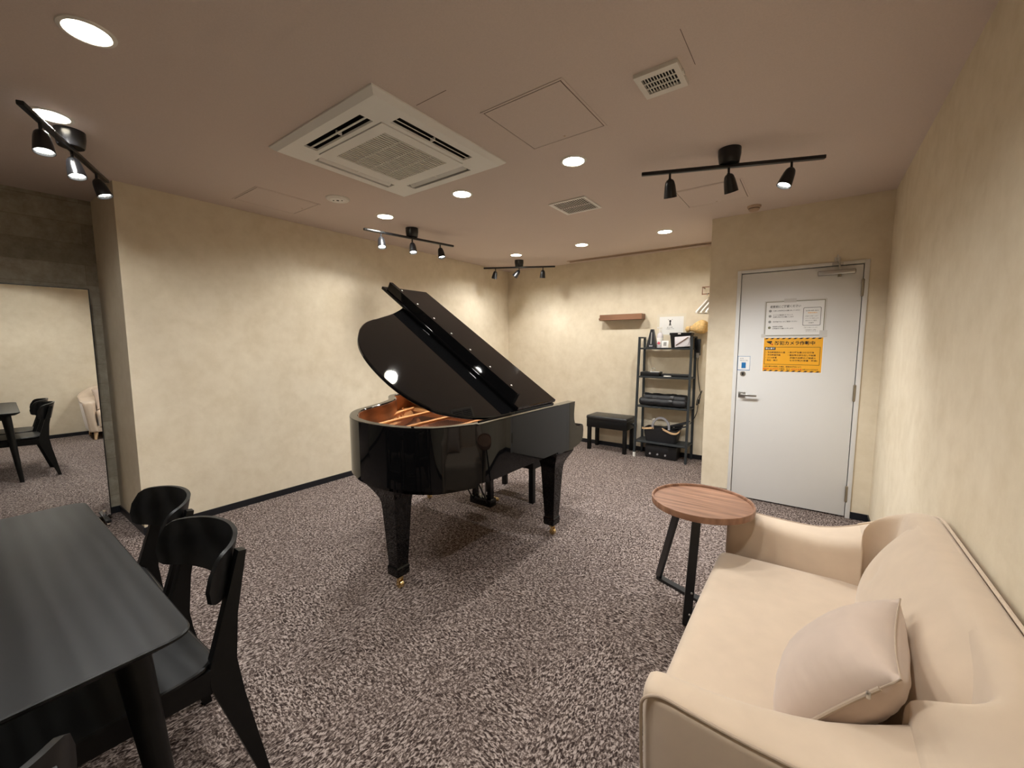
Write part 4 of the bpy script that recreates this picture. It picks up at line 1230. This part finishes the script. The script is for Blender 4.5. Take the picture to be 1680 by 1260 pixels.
MB().cyl((-1.497, 5.08, z0 + 0.184), (-1.497, 5.08, z0 + 0.205), 0.017, n=18).cyl((-1.497, 5.08, z0 + 0.205), (-1.497, 5.08, z0 + 0.232), 0.006, n=10).span((-1.535, 5.068, z0 + 0.230), (-1.478, 5.092, z0 + 0.246), 0.004).build('pump_head', 'white', sp_)
cd = thing('card_stand', 'small white square card standing between bottle and basket', 'card', (-1.425, 5.03, z0))
MB().box((-1.425, 5.035, z0 + 0.042), (0.078, 0.004, 0.084), (R(-10), 0, 0), 0.001).build('card', 'paper', cd)
MB().box((-1.425, 5.0325, z0 + 0.044), (0.034, 0.001, 0.046), (R(-10), 0, 0)).build('print', 'grey_ink', cd)
MB().box((-1.425, 5.06, z0 + 0.035), (0.06, 0.003, 0.074), (R(22), 0, 0)).build('strut', 'paper', cd)
bk = thing('storage_basket', 'black plastic basket on the right of the top rack shelf', 'basket', (-1.255, 5.105, z0))
o_ = lambda w, d, z: [(x, y, z) for x, y in round_poly([(-1.255 - w, 5.105 - d), (-1.255 + w, 5.105 - d), (-1.255 + w, 5.105 + d), (-1.255 - w, 5.105 + d)], 0.015, 3)]
MB().rings([o_(0.102, 0.066, z0), o_(0.116, 0.076, z0 + 0.150), o_(0.122, 0.082, z0 + 0.150), o_(0.122, 0.082, z0 + 0.175), o_(0.116, 0.076, z0 + 0.175), o_(0.098, 0.062, z0 + 0.006)], True, True).build('tub', 'blackplastic', bk, 40)
MB().span((-1.278, 5.019, z0 + 0.156), (-1.246, 5.023, z0 + 0.170), 0.001).build('grip_mark', 'white', bk)
pc = thing('pencil_pouch', 'clear white pouch holding a brown pencil, leaning on the black basket', 'pouch', (-1.222, 5.008, z0))
MB().box((-1.222, 5.008, z0 + 0.072), (0.170, 0.006, 0.120), (R(-6), R(-4), 0), 0.002).build('sleeve', 'clear', pc)
MB().tube([(-1.290, 5.000, z0 + 0.030), (-1.158, 4.999, z0 + 0.122)], 0.005, 8).build('pencil', 'walnut_x', pc)
MB().tube([(-1.20, 5.001, z0 + 0.014), (-1.16, 5.000, z0 + 0.03), (-1.146, 5.000, z0 + 0.07), (-1.143, 5.000, z0 + 0.118)], 0.003, 6).build('rim_seal', 'greyrubber', pc)
# second shelf
z1 = SZ[1]
kb_ = thing('flat_case', 'low black box at the left of the second rack shelf', 'box', (-1.60, 5.07, z1))
MB().span((-1.700, 4.995, z1), (-1.475, 5.15, z1 + 0.050), 0.004).build('case_body', 'blackplastic', kb_)
MB().span((-1.700, 4.993, z1 + 0.030), (-1.475, 5.152, z1 + 0.034)).build('case_seam', 'dark', kb_)
tr = thing('flat_tray', 'long low black tray at the back of the second rack shelf', 'tray', (-1.30, 5.10, z1))
MB().span((-1.465, 5.045, z1), (-1.150, 5.17, z1 + 0.030), 0.004).build('tray_body', 'blackplastic', tr)
MB().span((-1.455, 5.055, z1 + 0.026), (-1.16, 5.16, z1 + 0.0305)).build('tray_mat', 'darkfabric', tr)
ky = thing('key_ring_card', 'pale card with a metal ring lying on the low black box', 'key card', (-1.52, 5.04, z1 + 0.05))
MB().box((-1.535, 5.04, z1 + 0.0525), (0.11, 0.06, 0.004), (0, 0, R(12)), 0.001).build('card', 'paper', ky)
MB().tube([(-1.555 + 0.022 * math.cos(a), 5.03 + 0.004 * math.sin(a), z1 + 0.076 + 0.022 * math.sin(a)) for a in [2 * PI * k / 16 for k in range(16)]], 0.004, 8, closed=True).build('ring', 'steel', ky)
rm = thing('remote_control', 'small white remote at the front edge of the second rack shelf', 'remote', (-1.375, 4.995, z1))
MB().box((-1.375, 5.000, z1 + 0.007), (0.085, 0.030, 0.014), (0, 0, R(8)), 0.005, 3).build('remote_body', 'white', rm)
MB().box((-1.388, 5.000, z1 + 0.0145), (0.03, 0.016, 0.002), (0, 0, R(8))).build('remote_buttons', 'grey_ink', rm)
# third shelf: two rolled bags
z2 = SZ[2]
def roll(name, label, xa, xb, y, z, r, sag):
    t = thing(name, label, 'bag', ((xa + xb) / 2, y, z - r), group='rolled black bags')
    n = 26
    pts = [(xa + (xb - xa) * i / n, y + 0.004 * math.sin(i * 0.9), z + sag * math.sin(PI * i / n) + 0.0025 * math.sin(i * 0.8)) for i in range(n + 1)]
    rad = [r * (0.55 if i in (0, n) else (0.95 + 0.05 * math.sin(i * 0.9 + 1))) for i in range(n + 1)]
    b = MB().tube(pts, rad, 14).build('roll', 'darkfabric', t, 60)
    for f in (0.28, 0.72):
        k = int(n * f)
        MB().tube([pts[k - 1], pts[k], pts[k + 1]], r * 1.03, 14).build('strap', 'blackplastic', b, 60)
    return t
roll('rolled_bag', 'front rolled black nylon bag on the third rack shelf', -1.700, -1.140, 4.995, z2 + 0.051, 0.048, 0.0)
roll('rolled_bag', 'rear rolled black nylon bag resting higher on the third rack shelf', -1.685, -1.160, 5.118, z2 + 0.076, 0.071, 0.0)
# fourth shelf: basket bag, hoop, folded stand
z3 = SZ[3]
bg = thing('handled_basket', 'black mesh basket with pale bent-wood handles on the lowest rack shelf', 'basket', (-1.43, 5.06, z3))
o_ = lambda w, d, z: [(x, y, z) for x, y in round_poly([(-1.43 - w, 5.06 - d), (-1.43 + w, 5.06 - d), (-1.43 + w, 5.06 + d), (-1.43 - w, 5.06 + d)], 0.035, 4)]
MB().rings([o_(0.175, 0.085, z3), o_(0.195, 0.100, z3 + 0.10), o_(0.200, 0.104, z3 + 0.165), o_(0.190, 0.094, z3 + 0.165), o_(0.165, 0.078, z3 + 0.008)]).build('tub', 'darkfabric', bg, 40)
def bent(y, xc, flip):
    pts = catmull([(xc - 0.085, y, z3 + 0.175), (xc - 0.04, y - 0.012, z3 + 0.160), (xc + 0.03, y - 0.020, z3 + 0.138), (xc + 0.085, y - 0.010, z3 + 0.140), (xc + 0.115, y + 0.02, z3 + 0.170)], 4)
    b = MB()
    b.rings([[(x, yy - 0.004, z - 0.011), (x, yy + 0.004, z - 0.011), (x, yy + 0.004, z + 0.011), (x, yy - 0.004, z + 0.011)] for x, yy, z in pts])
    return b
bent(4.945, -1.315, 1).build('wood_handle', 'legwood', bg, 40)
b = MB()
pts = catmull([(-1.655, 4.990, z3 + 0.150), (-1.60, 4.955, z3 + 0.158), (-1.53, 4.945, z3 + 0.170), (-1.50, 4.945, z3 + 0.172)], 4)
b.rings([[(x, yy - 0.004, z - 0.011), (x, yy + 0.004, z - 0.011), (x, yy + 0.004, z + 0.011), (x, yy - 0.004, z + 0.011)] for x, yy, z in pts])
b.build('wood_handle', 'legwood', bg, 40)
for x in (-1.395, -1.512):
    MB().cyl((x, 4.942, z3 + 0.170), (x, 4.934, z3 + 0.170), 0.006, n=10).build('rivet', 'blackplastic', bg)
hoop = thing('grey_hoop', 'grey plastic arch standing in the handled basket', 'hoop', (-1.445, 5.05, z3 + 0.17))
hp_ = [(-1.445 + 0.110 * math.cos(a), 5.05, z3 + 0.175 + 0.125 * math.sin(a)) for a in [PI * k / 18 for k in range(19)]]
hp_ = [(hp_[0][0], 5.05, z3 + 0.05)] + hp_ + [(hp_[-1][0], 5.05, z3 + 0.05)]
MB().rings([[(x - 0.024 * (x + 1.445) / 0.11, 5.05 - 0.011, z - 0.024 * max(0, (z - z3 - 0.175)) / 0.125), (x, 5.05 - 0.011, z), (x, 5.05 + 0.011, z), (x - 0.024 * (x + 1.445) / 0.11, 5.05 + 0.011, z - 0.024 * max(0, (z - z3 - 0.175)) / 0.125)] for x, y, z in hp_]).build('band', 'greyrubber', hoop, 50)
MB().box((-1.532, 5.045, z3 + 0.262), (0.030, 0.026, 0.020), (0, R(-40), 0), 0.004).build('slider', 'white', hoop)
fs = thing('folded_music_stand', 'folded black music stand sticking out of the handled basket to the right', 'music stand', (-1.27, 5.06, z3 + 0.18))
for k, (a, b_) in enumerate((((-1.50, 5.085, z3 + 0.13), (-1.16, 5.080, z3 + 0.245)), ((-1.48, 5.09, z3 + 0.10), (-1.14, 5.075, z3 + 0.215)), ((-1.47, 5.10, z3 + 0.15), (-1.12, 5.085, z3 + 0.275)))):
    MB().tube([a, b_], 0.011 - 0.002 * k, 8).build('folded_leg', 'blackmetal', fs)
MB().box((-1.245, 5.085, z3 + 0.208), (0.10, 0.045, 0.036), (0, R(-18), 0), 0.006).build('clamp', 'blackplastic', fs)
MB().ball((-1.215, 5.06, z3 + 0.185), 0.014, u=10, v=8).build('knob', 'blackplastic', fs)
# on the floor
am = thing('equipment_box', 'black box with round knobs on the carpet beneath the rack', 'box', (-1.43, 5.06, 0))
MB().span((-1.610, 4.985, 0.006), (-1.235, 5.185, 0.160), 0.008).build('cabinet', 'blackplastic', am)
MB().span((-1.600, 4.981, 0.080), (-1.33, 4.986, 0.152), 0.001).build('front_panel', 'darkfabric', am)
for x in (-1.545, -1.455, -1.362):
    MB().cyl((x, 4.985, 0.052), (x, 4.970, 0.052), 0.012, 0.010, 16).build('knob', 'greyrubber', am)
for x in (-1.59, -1.255):
    for y in (5.0, 5.17):
        MB().cyl((x, y, 0), (x, y, 0.008), 0.012, n=12).build('foot', 'blackplastic', am)
# power strip and cable on the rear right post
ps = thing('power_strip', 'black power strip hanging on the right rear rack post with its cable', 'power strip', (-1.09, 5.19, 0.80))
MB().span((-1.102, 5.165, 1.255), (-1.060, 5.205, 1.445), 0.004).build('strip_body', 'blackplastic', ps)
MB().span((-1.100, 5.162, 1.230), (-1.068, 5.166, 1.285)).build('label_plate', 'grey_ink', ps)
cb = catmull([(-1.082, 5.19, 1.255), (-1.085, 5.19, 1.12), (-1.065, 5.17, 0.96), (-1.045, 5.16, 0.86), (-1.03, 5.15, 0.80), (-1.045, 5.15, 0.72), (-1.075, 5.16, 0.67), (-1.065, 5.16, 0.74), (-1.030, 5.15, 0.82), (-1.018, 5.15, 0.845), (-1.03, 5.15, 0.80), (-1.055, 5.16, 0.70), (-1.06, 5.165, 0.65), (-1.07, 5.17, 0.58), (-1.100, 5.18, 0.50), (-1.13, 5.12, 0.44)], 6)
MB().tube(cb, 0.0045, 7).build('cable', 'blackplastic', ps)
MB().tube([(-1.050, 5.145, 0.69), (-1.045, 5.145, 0.74)], 0.013, 8).build('cable_tie', 'blackplastic', ps)

# ================================================================== BACK WALL ITEMS
ws = thing('wall_shelf', 'walnut wall shelf with a raised front lip on the back wall', 'shelf', (-2.02, YB - 0.06, 1.70))
WX0, WX1, WY = -2.300, -1.738, YB - 0.115
MB().span((WX0, WY, 1.700), (WX1, YB, 1.712)).build('board', 'walnut_x', ws)
MB().span((WX0, WY - 0.012, 1.698), (WX1, WY, 1.770), 0.0015, 1).build('front_lip', 'walnut_x', ws)
for x in (WX0, WX1 - 0.010):
    MB().span((x, WY, 1.712), (x + 0.010, YB, 1.768)).build('end_panel', 'walnut_x', ws)
MB().span((WX0 - 0.060, YB - 0.020, 1.712), (WX0, YB - 0.004, 1.735), 0.002).build('back_rail', 'walnut_x', ws)

po_t = thing('wall_poster', 'white landscape poster with a small dark emblem above the rack', 'poster', (-1.412, YB, 1.51))
yW = YB - 0.001
MB().span((-1.585, yW - 0.0006, 1.490), (-1.245, YB - 0.0002, 1.755)).build('sleeve', 'sleeve', po_t)
MB().span((-1.556, yW - 0.0014, 1.505), (-1.271, yW - 0.0006, 1.722)).build('paper', 'paper', po_t)
yE = yW - 0.0018
em = MB()
em.prism([(-1.441, 1.672), (-1.428, 1.684), (-1.414, 1.672), (-1.418, 1.660), (-1.421, 1.648), (-1.414, 1.612), (-1.424, 1.612), (-1.4275, 1.628), (-1.431, 1.612), (-1.441, 1.612), (-1.434, 1.648), (-1.437, 1.660)], (yE, yE - 0.0002), lambda u, v, w: (u, w, v))
em.build('emblem', 'ink', po_t)
rays = MB()
for a, b in (((-1.455, 1.690), (-1.443, 1.681)), ((-1.400, 1.690), (-1.412, 1.681))):
    d = (Vector((b[0], 0, b[1])) - Vector((a[0], 0, a[1]))).normalized(); n_ = Vector((-d.z, 0, d.x)) * 0.0025
    A_, B_ = Vector((a[0], yE - 0.0001, a[1])), Vector((b[0], yE - 0.0001, b[1]))
    rays.rings([[A_ + n_, A_ - n_], [B_ + n_, B_ - n_]], False, False, closed=False)
rays.build('emblem_rays', 'grey_ink', po_t)
text_mesh('text_line', '室内での撮影', 'ink', po_t, -1.462, -1.396, 1.592, yE - 0.0003, 0.010, 0.012)
text_mesh('text_line', 'ご自由にどうぞ', 'ink', po_t, -1.474, -1.380, 1.574, yE - 0.0003, 0.010, 0.008)

# straw pouch on the wall
sw = thing('straw_pouch', 'lumpy tan woven straw pouch on the wall right of the poster', 'pouch', (-1.10, YB - 0.05, 1.55))
b = MB()
prof = [(0.004, 0.0), (0.030, 0.010), (0.036, 0.030), (0.030, 0.055), (0.034, 0.080), (0.058, 0.115), (0.078, 0.160), (0.080, 0.200), (0.064, 0.235), (0.034, 0.256), (0.004, 0.262)]
b.lathe(prof, (-1.232, YB - 0.075, 1.556), (0.95, 0.0, 0.16), 22)
for v in b.bm.verts:
    v.co.y = YB - 0.075 + (v.co.y - (YB - 0.075)) * 0.80
    k = 1 + 0.05 * math.sin(v.co.x * 95) * math.cos(v.co.z * 80)
    v.co.z = 1.57 + (v.co.z - 1.57) * k
b.build('pouch_body', 'straw', sw, 70)
MB().tube([(-1.180 + 0.006 * math.cos(a), YB - 0.075 + 0.026 * math.sin(a), 1.566 + 0.033 * math.cos(a)) for a in [2 * PI * k / 20 for k in range(20)]], 0.006, 6, closed=True).build('tie', 'legwood', sw)
MB().tube([(-1.10, YB - 0.02, 1.62), (-1.10, YB - 0.0, 1.64)], 0.004, 8).build('nail', 'steel', sw)

# garment rail and hangers in the nook
rl = thing('garment_rail', 'thin copper wire rail on the back wall beside the entry wall edge', 'garment rail', (-0.93, YB - 0.1, 1.95))
RYY = 5.10
MB().tube([(-1.050, RYY, 1.945), (-1.050, RYY, 2.030), (XE, RYY, 2.030)], 0.0055, 8).build('upper_wire', 'copper', rl)
MB().tube([(-1.050, RYY, 1.952), (XE, RYY, 1.952)], 0.0055, 8).build('lower_wire', 'copper', rl)
MB().tube([(-1.050, RYY, 2.030), (-1.050, YB, 2.030)], 0.0055, 8).build('wall_wire', 'copper', rl)
hang_b = None
for i, (x, rz) in enumerate(((-0.985, 66), (-0.935, 66), (-0.885, 66))):
    t = thing('clothes_hanger', ('white clothes hanger leftmost on the copper rail', 'second white clothes hanger from the left on the copper rail', 'white clothes hanger hidden deepest behind the entry wall edge')[i], 'hanger', (x, RYY, 1.952), R(rz), 'white clothes hangers', local=True)
    hk_ = [(0.022 * math.cos(a), 0, 0.0 - 0.014 + 0.022 * math.sin(a)) for a in [R(200) - R(230) * k / 12 for k in range(13)]]
    MB().tube(hk_ + [(0.0, 0, -0.045), (0, 0, -0.062)], 0.0035, 8).build('hook', 'steel', t)
    arm_ = round_poly([(-0.200, -0.205), (-0.195, -0.228), (-0.165, -0.215), (0.0, -0.105), (0.165, -0.215), (0.195, -0.228), (0.200, -0.205), (0.030, -0.070), (0.0, -0.058), (-0.030, -0.070)], 0.010, 3)
    MB().prism(arm_, (-0.012, 0.012), lambda u, v, w: (u, w, v)).build('shoulder', 'white', t, 40)
    MB().tube([(-0.185, 0, -0.222), (0.185, 0, -0.222)], 0.005, 8).build('trouser_bar', 'white', t)
